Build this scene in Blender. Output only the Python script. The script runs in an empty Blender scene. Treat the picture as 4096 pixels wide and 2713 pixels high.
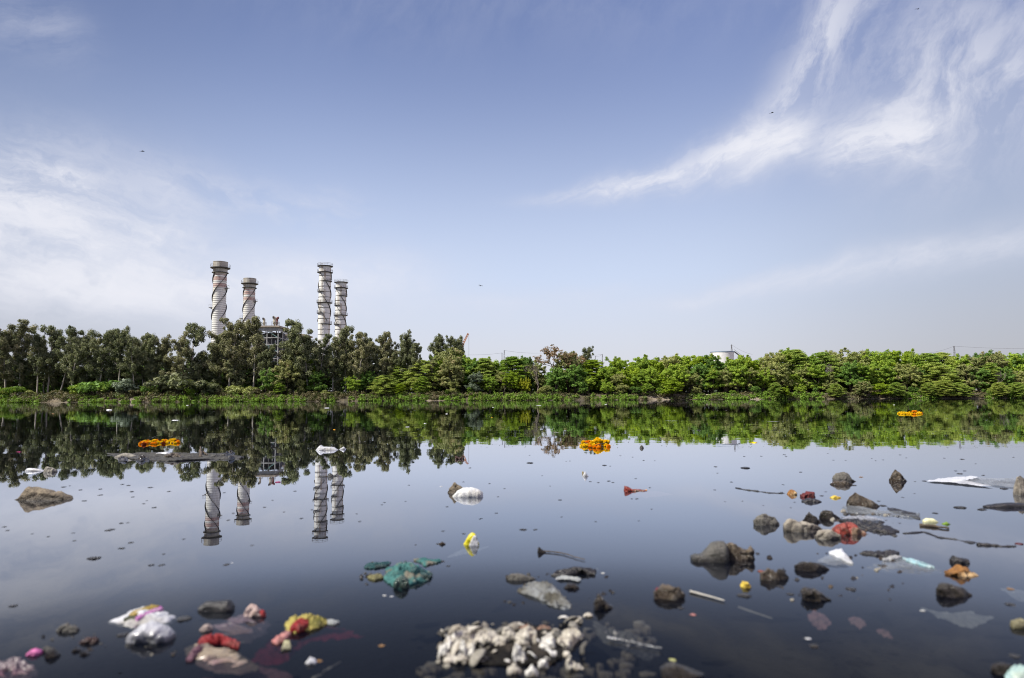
import bpy, bmesh, math, random
import numpy as np
from mathutils import Vector, Matrix, noise
PI = math.pi
rad = math.radians
scene = bpy.context.scene
COL = scene.collection

# ------------------------------------------------------------------ camera
F = 24 / 36 * 4096            # focal length in photograph pixels
CAM_H = 0.55
PITCH, ROLL = rad(4.93), rad(-0.26)
cam_data = bpy.data.cameras.new('camera')
cam_data.lens = 24
cam_data.sensor_width = 36
cam_data.clip_start = 0.05
cam_data.clip_end = 20000
cam_data.dof.use_dof = True
cam_data.dof.focus_distance = 60
cam_data.dof.aperture_fstop = 2.9
cam = bpy.data.objects.new('camera', cam_data)
COL.objects.link(cam)
ROT = Matrix.Rotation(rad(90) + PITCH, 3, 'X') @ Matrix.Rotation(ROLL, 3, 'Z')
cam.matrix_world = Matrix.Translation((0, 0, CAM_H)) @ ROT.to_4x4()
scene.camera = cam


def ray(px, py):
    """Direction in the world for a point of the photograph (4096 x 2713)."""
    return (ROT @ Vector(((px - 2048) / F, -(py - 1356.5) / F, -1))).normalized()


def at(px, py, Y):
    d = ray(px, py)
    t = Y / d.y
    return Vector((d.x * t, Y, CAM_H + d.z * t))


def water(px, py, z=0.0):
    d = ray(px, py)
    t = (z - CAM_H) / d.z
    return Vector((d.x * t, d.y * t, z))


# ------------------------------------------------------------------ objects
def link(o, parent=None):
    COL.objects.link(o)
    if parent is not None:
        o.parent = parent
    return o


def tag(o, label=None, cat=None, group=None, kind=None):
    if label: o['label'] = label
    if cat: o['category'] = cat
    if group: o['group'] = group
    if kind: o['kind'] = kind
    return o


def empty(name, loc, label=None, cat=None, group=None, rz=0.0):
    o = bpy.data.objects.new(name, None)
    o.location = loc
    o.rotation_euler = (0, 0, rz)
    o.empty_display_size = 0.2
    link(o)
    return tag(o, label, cat, group)


class MB:
    """Collects vertices and faces; build() links them as one mesh object."""
    def __init__(s):
        s.v, s.f, s.mi, s.cur = [], [], [], 0

    def face(s, idx):
        s.f.append(idx); s.mi.append(s.cur)

    def add(s, vs, fs):
        b = len(s.v)
        s.v.extend([tuple(p) for p in vs])
        for f in fs:
            s.face(tuple(i + b for i in f))
        return s

    def box(s, c, size, rz=0.0, M=None):
        x, y, z = (q / 2 for q in size)
        vs = [Vector((a * x, b * y, d * z)) for d in (-1, 1) for b in (-1, 1) for a in (-1, 1)]
        R = Matrix.Rotation(rz, 3, 'Z') if M is None else M
        vs = [R @ p + Vector(c) for p in vs]
        return s.add(vs, [(0, 2, 3, 1), (4, 5, 7, 6), (0, 1, 5, 4), (2, 6, 7, 3), (0, 4, 6, 2), (1, 3, 7, 5)])

    def tube(s, pts, radii, n=6, cap=True):
        pts = [Vector(p) for p in pts]
        if not isinstance(radii, (list, tuple)):
            radii = [radii] * len(pts)
        rings = []
        for i, p in enumerate(pts):
            a = pts[max(i - 1, 0)]; b = pts[min(i + 1, len(pts) - 1)]
            t = (b - a).normalized()
            u = t.cross(Vector((0.31, 0.95, 0.05)))
            if u.length < 1e-3: u = t.cross(Vector((1, 0, 0)))
            u.normalize(); w = t.cross(u)
            rings.append([p + (u * math.cos(2 * PI * k / n) + w * math.sin(2 * PI * k / n)) * radii[i] for k in range(n)])
        vs = [q for r in rings for q in r]
        fs = [(i * n + k, i * n + (k + 1) % n, (i + 1) * n + (k + 1) % n, (i + 1) * n + k)
              for i in range(len(pts) - 1) for k in range(n)]
        if cap:
            fs.append(tuple(reversed(range(n))))
            fs.append(tuple((len(pts) - 1) * n + k for k in range(n)))
        return s.add(vs, fs)

    def beam(s, a, b, w, h=None):
        a, b = Vector(a), Vector(b)
        d = b - a
        L = d.length
        M = d.to_track_quat('X', 'Z').to_matrix()
        return s.box((a + b) / 2, (L, w, h or w), M=M)

    def lathe(s, prof, n=32, c=(0, 0, 0), caps=False):
        c = Vector(c)
        vs = [c + Vector((r * math.cos(2 * PI * k / n), r * math.sin(2 * PI * k / n), z)) for r, z in prof for k in range(n)]
        fs = [(i * n + k, i * n + (k + 1) % n, (i + 1) * n + (k + 1) % n, (i + 1) * n + k)
              for i in range(len(prof) - 1) for k in range(n)]
        if caps:
            fs.append(tuple(reversed(range(n))))
            fs.append(tuple((len(prof) - 1) * n + k for k in range(n)))
        return s.add(vs, fs)

    def mesh(s, name, mats, smooth=False):
        me = bpy.data.meshes.new(name)
        me.from_pydata(s.v, [], s.f)
        for m in (mats if isinstance(mats, (list, tuple)) else [mats]):
            me.materials.append(m)
        me.polygons.foreach_set('material_index', s.mi)
        if smooth:
            me.polygons.foreach_set('use_smooth', [True] * len(s.f))
        me.update()
        return me

    def build(s, name, mats, parent=None, smooth=False, loc=None):
        o = bpy.data.objects.new(name, s.mesh(name, mats, smooth))
        if loc is not None: o.location = loc
        return link(o, parent)


# ------------------------------------------------------------------ materials
def nodes(m):
    m.use_nodes = True
    nt = m.node_tree
    nt.nodes.clear()
    return nt


class NB:
    """Small node-building helper: sockets in, sockets out."""
    def __init__(s, nt): s.nt = nt

    def n(s, t, **kw):
        x = s.nt.nodes.new(t)
        for k, v in kw.items(): setattr(x, k, v)
        return x

    def put(s, sock, v):
        if isinstance(v, bpy.types.NodeSocket): s.nt.links.new(v, sock)
        elif v is not None:
            if hasattr(sock, 'default_value'):
                try: sock.default_value = v
                except Exception: sock.default_value = (*v, 1.0)

    def math(s, op, a, b=None, c=None, clamp=False):
        x = s.n('ShaderNodeMath', operation=op, use_clamp=clamp)
        for i, q in enumerate((a, b, c)):
            if q is not None: s.put(x.inputs[i], q)
        return x.outputs[0]

    def noise(s, vec, scale, detail=4, rough=0.55, dist=0.0):
        x = s.n('ShaderNodeTexNoise')
        if vec is not None: s.put(x.inputs['Vector'], vec)
        x.inputs['Scale'].default_value = scale
        x.inputs['Detail'].default_value = detail
        x.inputs['Roughness'].default_value = rough
        x.inputs['Distortion'].default_value = dist
        return x.outputs['Fac']

    def mapr(s, v, a, b, c=0.0, d=1.0, smooth=False):
        x = s.n('ShaderNodeMapRange', clamp=True)
        if smooth: x.interpolation_type = 'SMOOTHSTEP'
        for i, q in enumerate((v, a, b, c, d)): s.put(x.inputs[i], q)
        return x.outputs[0]

    def mix(s, fac, a, b, blend='MIX'):
        x = s.n('ShaderNodeMix', data_type='RGBA', blend_type=blend)
        s.put(x.inputs[0], fac)
        for i, q in ((6, a), (7, b)):
            if isinstance(q, bpy.types.NodeSocket): s.nt.links.new(q, x.inputs[i])
            else: x.inputs[i].default_value = (*q[:3], 1.0)
        return x.outputs[2]

    def mapping(s, vec, loc=(0, 0, 0), rot=(0, 0, 0), scale=(1, 1, 1)):
        x = s.n('ShaderNodeMapping')
        s.put(x.inputs[0], vec)
        x.inputs[1].default_value = loc; x.inputs[2].default_value = rot; x.inputs[3].default_value = scale
        return x.outputs[0]

    def xyz(s, vec):
        x = s.n('ShaderNodeSeparateXYZ'); s.put(x.inputs[0], vec)
        return x.outputs

    def comb(s, x_, y_, z_):
        x = s.n('ShaderNodeCombineXYZ')
        for i, q in enumerate((x_, y_, z_)): s.put(x.inputs[i], q)
        return x.outputs[0]


MATS = {}


def mat(name, c1, c2=None, scale=30.0, rough=0.7, bump=0.3, wet=False, alpha=1.0, transl=0.0, spec=0.4,
        metal=0.0, stretch=(1, 1, 1), lo=0.38, hi=0.62, c3=None, crinkle=0.0):
    """Worn surface: two (or three) colours broken up by noise, fine bump, darker and glossier where water wets it."""
    if name in MATS: return MATS[name]
    m = bpy.data.materials.new(name)
    nt = nodes(m); b = NB(nt)
    tc = b.n('ShaderNodeTexCoord').outputs['Object']
    tc = b.mapping(tc, scale=stretch)
    c2 = c2 or tuple(q * 0.7 for q in c1)
    n1 = b.noise(tc, scale, 6, 0.6)
    col = b.mix(b.mapr(n1, lo, hi), c1, c2)
    if c3 is not None:
        col = b.mix(b.mapr(b.noise(tc, scale * 0.37, 3), 0.52, 0.62), col, c3)
    fine = b.noise(tc, scale * 4.7, 5, 0.65)
    col = b.mix(b.mapr(fine, 0.3, 0.7, 0.0, 0.35), col, tuple(q * 0.45 for q in c1))
    p = b.n('ShaderNodeBsdfPrincipled')
    r = b.mapr(fine, 0.2, 0.8, max(rough - 0.12, 0.03), min(rough + 0.12, 1))
    if wet:
        z = b.xyz(b.n('ShaderNodeNewGeometry').outputs['Position'])[2]
        w = b.mapr(b.math('ADD', z, b.math('MULTIPLY', b.math('SUBTRACT', n1, 0.5), 0.03)), 0.006, 0.03, 1.0, 0.0)
        col = b.mix(b.math('MULTIPLY', w, 0.72), col, tuple(q * 0.22 for q in c1))
        r = b.math('SUBTRACT', r, b.math('MULTIPLY', w, 0.35), clamp=True)
    b.put(p.inputs['Base Color'], col)
    b.put(p.inputs['Roughness'], r)
    p.inputs['Specular IOR Level'].default_value = spec
    p.inputs['Metallic'].default_value = metal
    p.inputs['Alpha'].default_value = alpha
    if bump:
        bp = b.n('ShaderNodeBump')
        bp.inputs['Strength'].default_value = bump
        bp.inputs['Distance'].default_value = 0.6 / scale
        h_ = b.math('ADD', n1, b.math('MULTIPLY', fine, 0.5))
        if crinkle:
            vo = b.n('ShaderNodeTexVoronoi')
            b.put(vo.inputs['Vector'], b.mapping(tc, rot=(0, 0, .6), scale=(1, 2.1, 1)))
            vo.inputs['Scale'].default_value = crinkle
            h_ = b.math('ADD', b.math('MULTIPLY', h_, .5), b.math('MULTIPLY', vo.outputs['Distance'], 1.6))
        b.put(bp.inputs['Height'], h_)
        nt.links.new(bp.outputs[0], p.inputs['Normal'])
    sh = p.outputs[0]
    if transl:
        t = b.n('ShaderNodeBsdfTranslucent'); b.put(t.inputs[0], col)
        mx = b.n('ShaderNodeMixShader'); mx.inputs[0].default_value = transl
        nt.links.new(sh, mx.inputs[1]); nt.links.new(t.outputs[0], mx.inputs[2])
        sh = mx.outputs[0]
    o = b.n('ShaderNodeOutputMaterial')
    nt.links.new(sh, o.inputs[0])
    MATS[name] = m
    return m


def foliage(name, c1, c2, c3=None, transl=0.3, w3=0.5):
    """Leaves: colour varies leaf by leaf, clump by clump and tree by tree; some light comes through."""
    m = bpy.data.materials.new(name)
    nt = nodes(m); b = NB(nt)
    tc = b.n('ShaderNodeTexCoord').outputs['Object']
    oi = b.n('ShaderNodeObjectInfo').outputs['Random']
    at_ = b.n('ShaderNodeAttribute', attribute_name='leaf')
    lv = at_.outputs['Fac']
    k = b.math('ADD', b.mapr(b.noise(tc, 0.55, 3), 0.35, 0.65, 0.0, 0.6), b.math('MULTIPLY', lv, 0.5))
    k = b.math('ADD', k, b.math('MULTIPLY', b.math('SUBTRACT', oi, 0.5), 0.5), clamp=True)
    col = b.mix(k, c1, c2)
    if c3 is not None:
        f = b.mapr(b.math('ADD', b.noise(tc, 0.8, 2), b.math('MULTIPLY', lv, 0.12)), 1.08 - w3, 1.2 - w3)
        col = b.mix(f, col, c3)
    p = b.n('ShaderNodeBsdfPrincipled')
    b.put(p.inputs['Base Color'], col)
    p.inputs['Roughness'].default_value = 0.55
    p.inputs['Specular IOR Level'].default_value = 0.25
    t = b.n('ShaderNodeBsdfTranslucent')
    b.put(t.inputs[0], b.mix(0.5, col, (0.16, 0.2, 0.02)))
    mx = b.n('ShaderNodeMixShader'); mx.inputs[0].default_value = transl
    nt.links.new(p.outputs[0], mx.inputs[1]); nt.links.new(t.outputs[0], mx.inputs[2])
    o = b.n('ShaderNodeOutputMaterial'); nt.links.new(mx.outputs[0], o.inputs[0])
    MATS[name] = m
    return m
SKY_STR = 0.087
SKY_TINT = (1.19, 1.08, 1.25)
EXPOSURE = 0.50
# ------------------------------------------------------------------ light and sky
SUN_EL = rad(51)
SUN_VEC = Vector((-0.91, -0.42, 0)).normalized() * math.cos(SUN_EL) + Vector((0, 0, math.sin(SUN_EL)))
sun_data = bpy.data.lights.new('sun', 'SUN')
sun_data.energy = 5.0
sun_data.angle = rad(0.5)
sun_data.color = (1.0, 0.955, 0.87)
sun = bpy.data.objects.new('sun', sun_data)
sun.rotation_euler = SUN_VEC.to_track_quat('Z', 'Y').to_euler()
sun.location = (-60, -40, 90)
COL.objects.link(sun)

world = bpy.data.worlds.new('World')
scene.world = world
world.use_nodes = True
nt = world.node_tree
nt.nodes.clear()
b = NB(nt)
sky = b.n('ShaderNodeTexSky', sky_type='NISHITA')
sky.sun_disc = False
sky.sun_elevation = SUN_EL
sky.sun_rotation = math.atan2(-SUN_VEC.x, SUN_VEC.y)
sky.altitude = 200
sky.air_density = 1.0
sky.dust_density = 2.2
sky.ozone_density = 2.0
D = b.n('ShaderNodeTexCoord').outputs['Generated']
dx, dy, dz = b.xyz(D)
DEG = 180 / PI
az = b.math('MULTIPLY', b.math('ARCTAN2', dx, dy), DEG)
el = b.math('MULTIPLY', b.math('ARCSINE', dz), DEG)


def azel(px, py):
    d = ray(px, py)
    return math.degrees(math.atan2(d.x, d.y)), math.degrees(math.asin(d.z))


AE = b.comb(az, el, 0.0)
warp_n = b.n('ShaderNodeTexNoise')
b.put(warp_n.inputs['Vector'], AE)
warp_n.inputs['Scale'].default_value = 0.13
warp_n.inputs['Detail'].default_value = 5
wv = b.n('ShaderNodeVectorMath', operation='SUBTRACT')
nt.links.new(warp_n.outputs['Color'], wv.inputs[0]); wv.inputs[1].default_value = (0.5, 0.5, 0.5)
ws = b.n('ShaderNodeVectorMath', operation='SCALE')
nt.links.new(wv.outputs[0], ws.inputs[0]); ws.inputs['Scale'].default_value = 3.8
wa = b.n('ShaderNodeVectorMath', operation='ADD')
nt.links.new(AE, wa.inputs[0]); nt.links.new(ws.outputs[0], wa.inputs[1])
WARP = wa.outputs[0]


def streaks(ang, sx, sy, detail=7, rough=0.62):
    v = b.mapping(WARP, rot=(0, 0, -rad(ang)))
    v = b.mapping(v, scale=(sx, sy, 1))
    return b.noise(v, 1.0, detail, rough)


S_A = streaks(17, 0.075, 0.50)      # long fibres rising to the right
S_B = streaks(55, 0.13, 0.36)      # steep fibres
S_C = streaks(-10, 0.05, 0.26)     # soft banks
dens = None


def wisp(p0, p1, wid, amt, st, lo=0.35, hi=0.62, soft=0.0, taper=0.0, warp=True):
    """A streak of cirrus between two sky directions (azimuth, elevation in degrees)."""
    global dens
    a0, e0 = azel(*p0); a1, e1 = azel(*p1)
    L = math.hypot(a1 - a0, e1 - e0); ang = math.atan2(e1 - e0, a1 - a0)
    v = b.mapping(WARP if warp else AE, loc=(0, 0, 0))
    s = b.n('ShaderNodeVectorMath', operation='SUBTRACT')
    nt.links.new(v, s.inputs[0]); s.inputs[1].default_value = ((a0 + a1) / 2, (e0 + e1) / 2, 0)
    r = b.mapping(s.outputs[0], rot=(0, 0, -ang))
    u, w, _ = b.xyz(r)
    un = b.math('DIVIDE', u, L / 2)
    if taper:
        wd = b.math('MULTIPLY', wid, b.math('MAXIMUM', b.math('ADD', 1.0, b.math('MULTIPLY', un, taper)), 0.12))
    else:
        wd = wid
    wn = b.math('DIVIDE', w, wd)
    g = b.math('EXPONENT', b.math('MULTIPLY', -1.0, b.math('ADD', b.math('POWER', b.math('ABSOLUTE', un), 4.0), b.math('POWER', b.math('ABSOLUTE', wn), 2.0))))
    tex = b.mapr(st, lo, hi, soft, 1.0)
    q = b.math('MULTIPLY', b.math('MULTIPLY', g, tex), amt)
    dens = q if dens is None else b.math('SUBTRACT', b.math('ADD', dens, q), b.math('MULTIPLY', dens, q))


# right-hand cirrus
wisp((2150, 800), (3250, 540), 1.3, 0.8, S_A, lo=.4, hi=.58, soft=0.4, taper=0.55)
wisp((2850, 650), (3260, 545), 1.9, 0.95, S_A, lo=.4, hi=.58, soft=0.65)
wisp((3060, 560), (3460, -100), 2.3, 0.68, S_B, lo=.4, hi=.58, soft=0.3)
wisp((3280, 640), (3800, 470), 2.1, 0.85, S_A, lo=.4, hi=.58, soft=0.4)
wisp((3400, 540), (4300, 240), 4.6, 0.6, S_B, lo=.38, hi=.6, soft=0.3)
wisp((3640, 420), (3900, -100), 4.2, 0.36, S_B, lo=.38, hi=.6, soft=0.1)
wisp((2600, 1230), (4300, 900), 1.15, 0.62, S_A, soft=0.5, taper=0.5)
# left-hand bank
wisp((-400, 680), (420, 760), 3.2, 0.9, S_C, lo=.4, hi=.58, soft=0.25)
wisp((-300, 960), (880, 990), 5.0, 0.8, S_C, lo=.38, hi=.6, soft=0.4)
wisp((500, 660), (1500, 870), 1.6, 0.4, S_C, lo=.4, hi=.6, soft=0.1)
wisp((-100, 1110), (1750, 1130), 2.6, 0.85, S_C, soft=0.6)
wisp((1700, 1240), (2500, 1190), 0.9, 0.3, S_C, soft=0.3)
wisp((-200, 20), (400, 120), 2.0, 0.28, S_A, soft=0.1)
wisp((500, -300), (3600, -300), 4, 0.1, S_B, soft=0.1)
# haze that pales the lowest sky
haze = b.math('MULTIPLY', b.math('EXPONENT', b.math('MULTIPLY', b.math('POWER', b.math('DIVIDE', b.math('MAXIMUM', el, 0.0), 19.0), 2.4), -1.0)), 0.97)
tinted = b.mix(1.0, sky.outputs[0], SKY_TINT, 'MULTIPLY')
fade = b.mapr(b.math('ABSOLUTE', b.math('ADD', az, 2.0)), 8.0, 42.0, 1.0, 0.88, smooth=True)  # dims the haze to both sides, imitating lens vignetting
hz = b.mix(b.mapr(el, 1.0, 10.0), (5.75, 5.75, 6.1), (5.6, 6.35, 7.8))
hz = b.mix(1.0, hz, b.comb(fade, fade, fade), 'MULTIPLY')
c0 = b.mix(haze, tinted, hz)
edge = b.mapr(b.math('ABSOLUTE', b.math('ADD', az, 1.0)), 14.0, 42.0, 1.0, 0.80, smooth=True)  # whole sky darkened toward the sides, vignetting put into its colour
c0 = b.mix(1.0, c0, b.comb(edge, edge, edge), 'MULTIPLY')
c1 = b.mix(dens, c0, b.mix(b.mapr(dens, 0.15, 0.8), (5.9, 6.0, 6.8), (7.0, 7.05, 7.6)))
bg = b.n('ShaderNodeBackground')
nt.links.new(c1, bg.inputs[0])
bg.inputs[1].default_value = SKY_STR
wo = b.n('ShaderNodeOutputWorld')
nt.links.new(bg.outputs[0], wo.inputs[0])

scene.view_settings.view_transform = 'Standard'
scene.view_settings.look = 'None'
scene.view_settings.exposure = EXPOSURE
scene.view_settings.gamma = 1
scene.render.engine = 'CYCLES'
cy = scene.cycles
cy.use_denoising = True
cy.denoiser = 'OPENIMAGEDENOISE'
cy.pixel_filter_type = 'BLACKMAN_HARRIS'
cy.filter_width = 1.05
cy.max_bounces = 8
cy.diffuse_bounces = 3
cy.glossy_bounces = 4
cy.transmission_bounces = 4
cy.transparent_max_bounces = 16
cy.caustics_reflective = False
cy.caustics_refractive = False
cy.sample_clamp_indirect = 4
# ------------------------------------------------------------------ water, river bed, far bank
SHORE = 150.0


def shore(X):
    return SHORE + 2.4 * noise.noise(Vector((X * 0.05, 3.1, 0))) + 0.9 * noise.noise(Vector((X * 0.25, 7.7, 0)))


def ground_z(X, Y):
    o = Y - shore(X)
    if o <= 0: return max(-0.6, o * 0.25)
    t = min(o / 2.2, 1.0)
    h = 1.15 * (t * t * (3 - 2 * t)) + 0.7 * min(max(o - 3, 0) / 14, 1)
    h *= 1 + 0.22 * noise.noise(Vector((X * 0.09, Y * 0.09, 1.0)))
    return h + 0.10 * noise.noise(Vector((X * 0.6, Y * 0.6, 0))) * t


mb = MB()
n = 160
xs = [-900 + 1800 * i / n for i in range(n + 1)]
mb.add([(-900, -30, 0), (900, -30, 0), (900, 155, 0), (-900, 155, 0)], [(0, 1, 2, 3)])
m = bpy.data.materials.new('river_water')
nt = nodes(m); b = NB(nt)
geo = b.n('ShaderNodeNewGeometry')
P = geo.outputs['Position']
w1 = b.noise(b.mapping(P, scale=(1.0, 1.0, 1)), 2.3, 3, 0.5)
w2 = b.noise(b.mapping(P, scale=(0.35, 1.0, 1)), 0.8, 2, 0.5)
w3 = b.noise(b.mapping(P, scale=(0.12, 0.8, 1)), 0.25, 2, 0.5)
patch = b.mapr(b.noise(b.mapping(P, scale=(0.25, 1, 1)), 0.09, 3), 0.42, 0.66, 0.25, 1.0)
py_ = b.xyz(P)[1]
calm = b.mapr(py_, 1.5, 12.0, 0.5, 1.3)
band = b.mapr(b.math('ABSOLUTE', b.math('SUBTRACT', py_, 84.0)), 1.0, 5.0, 5.0, 0.0)
amp_ = b.math('ADD', b.math('MULTIPLY', calm, patch), band)
hgt = b.math('ADD', b.math('MULTIPLY', w1, b.math('MULTIPLY', amp_, 0.0011)), b.math('MULTIPLY', w2, b.math('MULTIPLY', calm, 0.0013)))
hgt = b.math('ADD', hgt, b.math('MULTIPLY', w3, 0.002))
bp = b.n('ShaderNodeBump'); bp.inputs['Strength'].default_value = 1.0; bp.inputs['Distance'].default_value = 1.0
b.put(bp.inputs['Height'], hgt)
dt = b.n('ShaderNodeVectorMath', operation='DOT_PRODUCT')      # reflectance against the angle of view, steepened past real water to darken the foreground
nt.links.new(geo.outputs['Incoming'], dt.inputs[0]); nt.links.new(geo.outputs['Normal'], dt.inputs[1])
fr = b.n('ShaderNodeFloatCurve')
nt.links.new(b.math('ABSOLUTE', dt.outputs['Value']), fr.inputs['Value'])
cv = fr.mapping.curves[0]
cv.points[0].location = (0, 1); cv.points[1].location = (1, .03)
for q in ((.05, .96), (.08, .90), (.15, .60), (.215, .36), (.28, .105), (.34, .036), (.5, .028)): cv.points.new(*q)
fr.mapping.update()
gl = b.n('ShaderNodeBsdfGlossy'); gl.inputs['Roughness'].default_value = 0.012
gl.inputs['Color'].default_value = (0.90, 0.93, 1.0, 1)
nt.links.new(bp.outputs[0], gl.inputs['Normal'])
tr = b.n('ShaderNodeBsdfTransparent'); tr.inputs[0].default_value = (0.62, 0.63, 0.62, 1)
df = b.n('ShaderNodeBsdfDiffuse'); df.inputs[0].default_value = (0.0015, 0.003, 0.008, 1)
mx = b.n('ShaderNodeMixShader'); mx.inputs[0].default_value = 0.35
nt.links.new(tr.outputs[0], mx.inputs[1]); nt.links.new(df.outputs[0], mx.inputs[2])
m2 = b.n('ShaderNodeMixShader'); nt.links.new(fr.outputs[0], m2.inputs[0])
nt.links.new(mx.outputs[0], m2.inputs[1]); nt.links.new(gl.outputs[0], m2.inputs[2])
o = b.n('ShaderNodeOutputMaterial'); nt.links.new(m2.outputs[0], o.inputs[0])
tag(mb.build('water', m), 'still dark river water mirroring the sky and the trees', 'water', kind='structure')

# river bed, seen dimly through the shallows
mb = MB()
N = 60
for j in range(N + 1):
    for i in range(N + 1):
        x = -8 + 16 * i / N; y = -2 + 16 * j / N
        mb.v.append((x, y, -0.16 - 0.022 * max(y, 0) + 0.03 * noise.fractal(Vector((x, y, 0)) * 1.3, 1, 2, 4)))
for j in range(N):
    for i in range(N):
        mb.face((j * (N + 1) + i, j * (N + 1) + i + 1, (j + 1) * (N + 1) + i + 1, (j + 1) * (N + 1) + i))
SILT = mat('black_silt', (0.008, 0.008, 0.010), (0.004, 0.004, 0.006), 5, 0.9, 0.3)
tag(mb.build('river_bed', SILT, smooth=True), 'black silt bed under the shallow water', 'river bed', kind='structure')
mb = MB().add([(-900, -30, -1.2), (900, -30, -1.2), (900, 170, -1.2), (-900, 170, -1.2)], [(0, 1, 2, 3)])
tag(mb.build('deep_river_bed', SILT), 'black silt bed under the deep water', 'river bed', kind='structure')

# far bank and the land behind it: one sheet to the horizon
mb = MB()
offs = [-4, -1.5, -0.4, 0, 0.4, 0.8, 1.2, 1.7, 2.3, 3.2, 4.5, 6.5, 9, 13, 18, 26, 40, 70, 130, 260, 500, 900, 2000, 6000]
xs = [-6000, -3000, -1500, -700, -400, -280] + [-200 + 1.6 * i for i in range(251)] + [280, 400, 700, 1500, 3000, 6000]
for q in offs:
    for X in xs:
        Y = shore(X) + q
        mb.v.append((X, Y, ground_z(X, Y)))
w = len(xs)
for j in range(len(offs) - 1):
    for i in range(w - 1):
        mb.face((j * w + i, j * w + i + 1, (j + 1) * w + i + 1, (j + 1) * w + i))
EARTH = mat('river_bank_earth', (0.15, 0.12, 0.075), (0.07, 0.06, 0.035), 0.5, 0.95, 0.5, c3=(0.30, 0.245, 0.18))
tag(mb.build('far_bank', EARTH, smooth=True), 'pale sandy earth bank across the river', 'river bank', kind='structure')

# sandy footpath along the top of the bank
PATHM = mat('sandy_path', (0.52, 0.44, 0.34), (0.40, 0.33, 0.25), 0.7, 0.95, 0.3)
for (xa, xb, lb) in ((12, 140, 'pale sandy footpath along the top of the right bank'), (-112, -52, 'pale footpath along the top of the left bank')):
    mb = MB(); k = 0; X = xa
    while X <= xb:
        wob = .5 * noise.noise(Vector((X * .12, 4.4, 0))); wd = 1.0 + .9 * noise.noise(Vector((X * .2, 8.1, 0)))
        for oo in (2.3 + wob, 2.3 + wob + max(wd, .15)):
            Y = shore(X) + oo
            mb.v.append((X, Y, ground_z(X, Y) + .05))
        if k: mb.face((2 * k - 2, 2 * k, 2 * k + 1, 2 * k - 1))
        k += 1; X += .8
    tag(mb.build('path', PATHM, smooth=True), lb, 'path', kind='structure')

# ------------------------------------------------------------------ foliage building
rng = np.random.default_rng(5)


def unit(a):
    return a / np.maximum(np.linalg.norm(a, axis=1, keepdims=True), 1e-6)


def leaf_mesh(name, C, Nrm, ln, wd, mats, rg, droop=0.0, along=None):
    """Diamond leaves: centres C, facing Nrm, long axis random or along."""
    n = len(C)
    t = unit(rg.normal(size=(n, 3))) if along is None else unit(along + 0.45 * rg.normal(size=(n, 3)))
    t[:, 2] -= droop
    t = unit(t - Nrm * np.sum(t * Nrm, axis=1, keepdims=True) * 0.9)
    v = unit(np.cross(Nrm, t))
    s = rg.uniform(0.7, 1.3, size=(n, 1))
    L = t * (ln * s) / 2; W = v * (wd * s) / 2
    co = np.stack([C - L, C + W - L * 0.1, C + L, C - W - L * 0.1], axis=1).reshape(-1, 3)
    me = bpy.data.meshes.new(name)
    me.vertices.add(4 * n); me.loops.add(4 * n); me.polygons.add(n)
    me.vertices.foreach_set('co', co.astype(np.float32).ravel())
    me.loops.foreach_set('vertex_index', np.arange(4 * n, dtype=np.int32))
    me.polygons.foreach_set('loop_start', np.arange(0, 4 * n, 4, dtype=np.int32))
    me.update(calc_edges=True)
    a = me.attributes.new('leaf', 'FLOAT', 'FACE')
    a.data.foreach_set('value', rg.random(n).astype(np.float32))
    me.materials.append(mats)
    return me


def clump(c, r, n, rg, squash=(1, 1, 1), fill=0.5):
    d = unit(rg.normal(size=(n, 3)))
    rr = (fill + (1 - fill) * rg.random((n, 1)) ** 0.6)
    P = np.array(c) + d * rr * r * np.array(squash)
    Nn = unit(d + 0.55 * rg.normal(size=(n, 3)) + np.array([0, 0, 0.25]))
    return P, Nn


def curve_pts(a, d, L, n, rg, wob=0.12, up=0.0):
    pts = [Vector(a)]; d = Vector(d).normalized()
    for i in range(n):
        d = (d + Vector(rg.normal(0, wob, 3).tolist()) + Vector((0, 0, up))).normalized()
        pts.append(pts[-1] + d * (L / n))
    return pts


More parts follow.
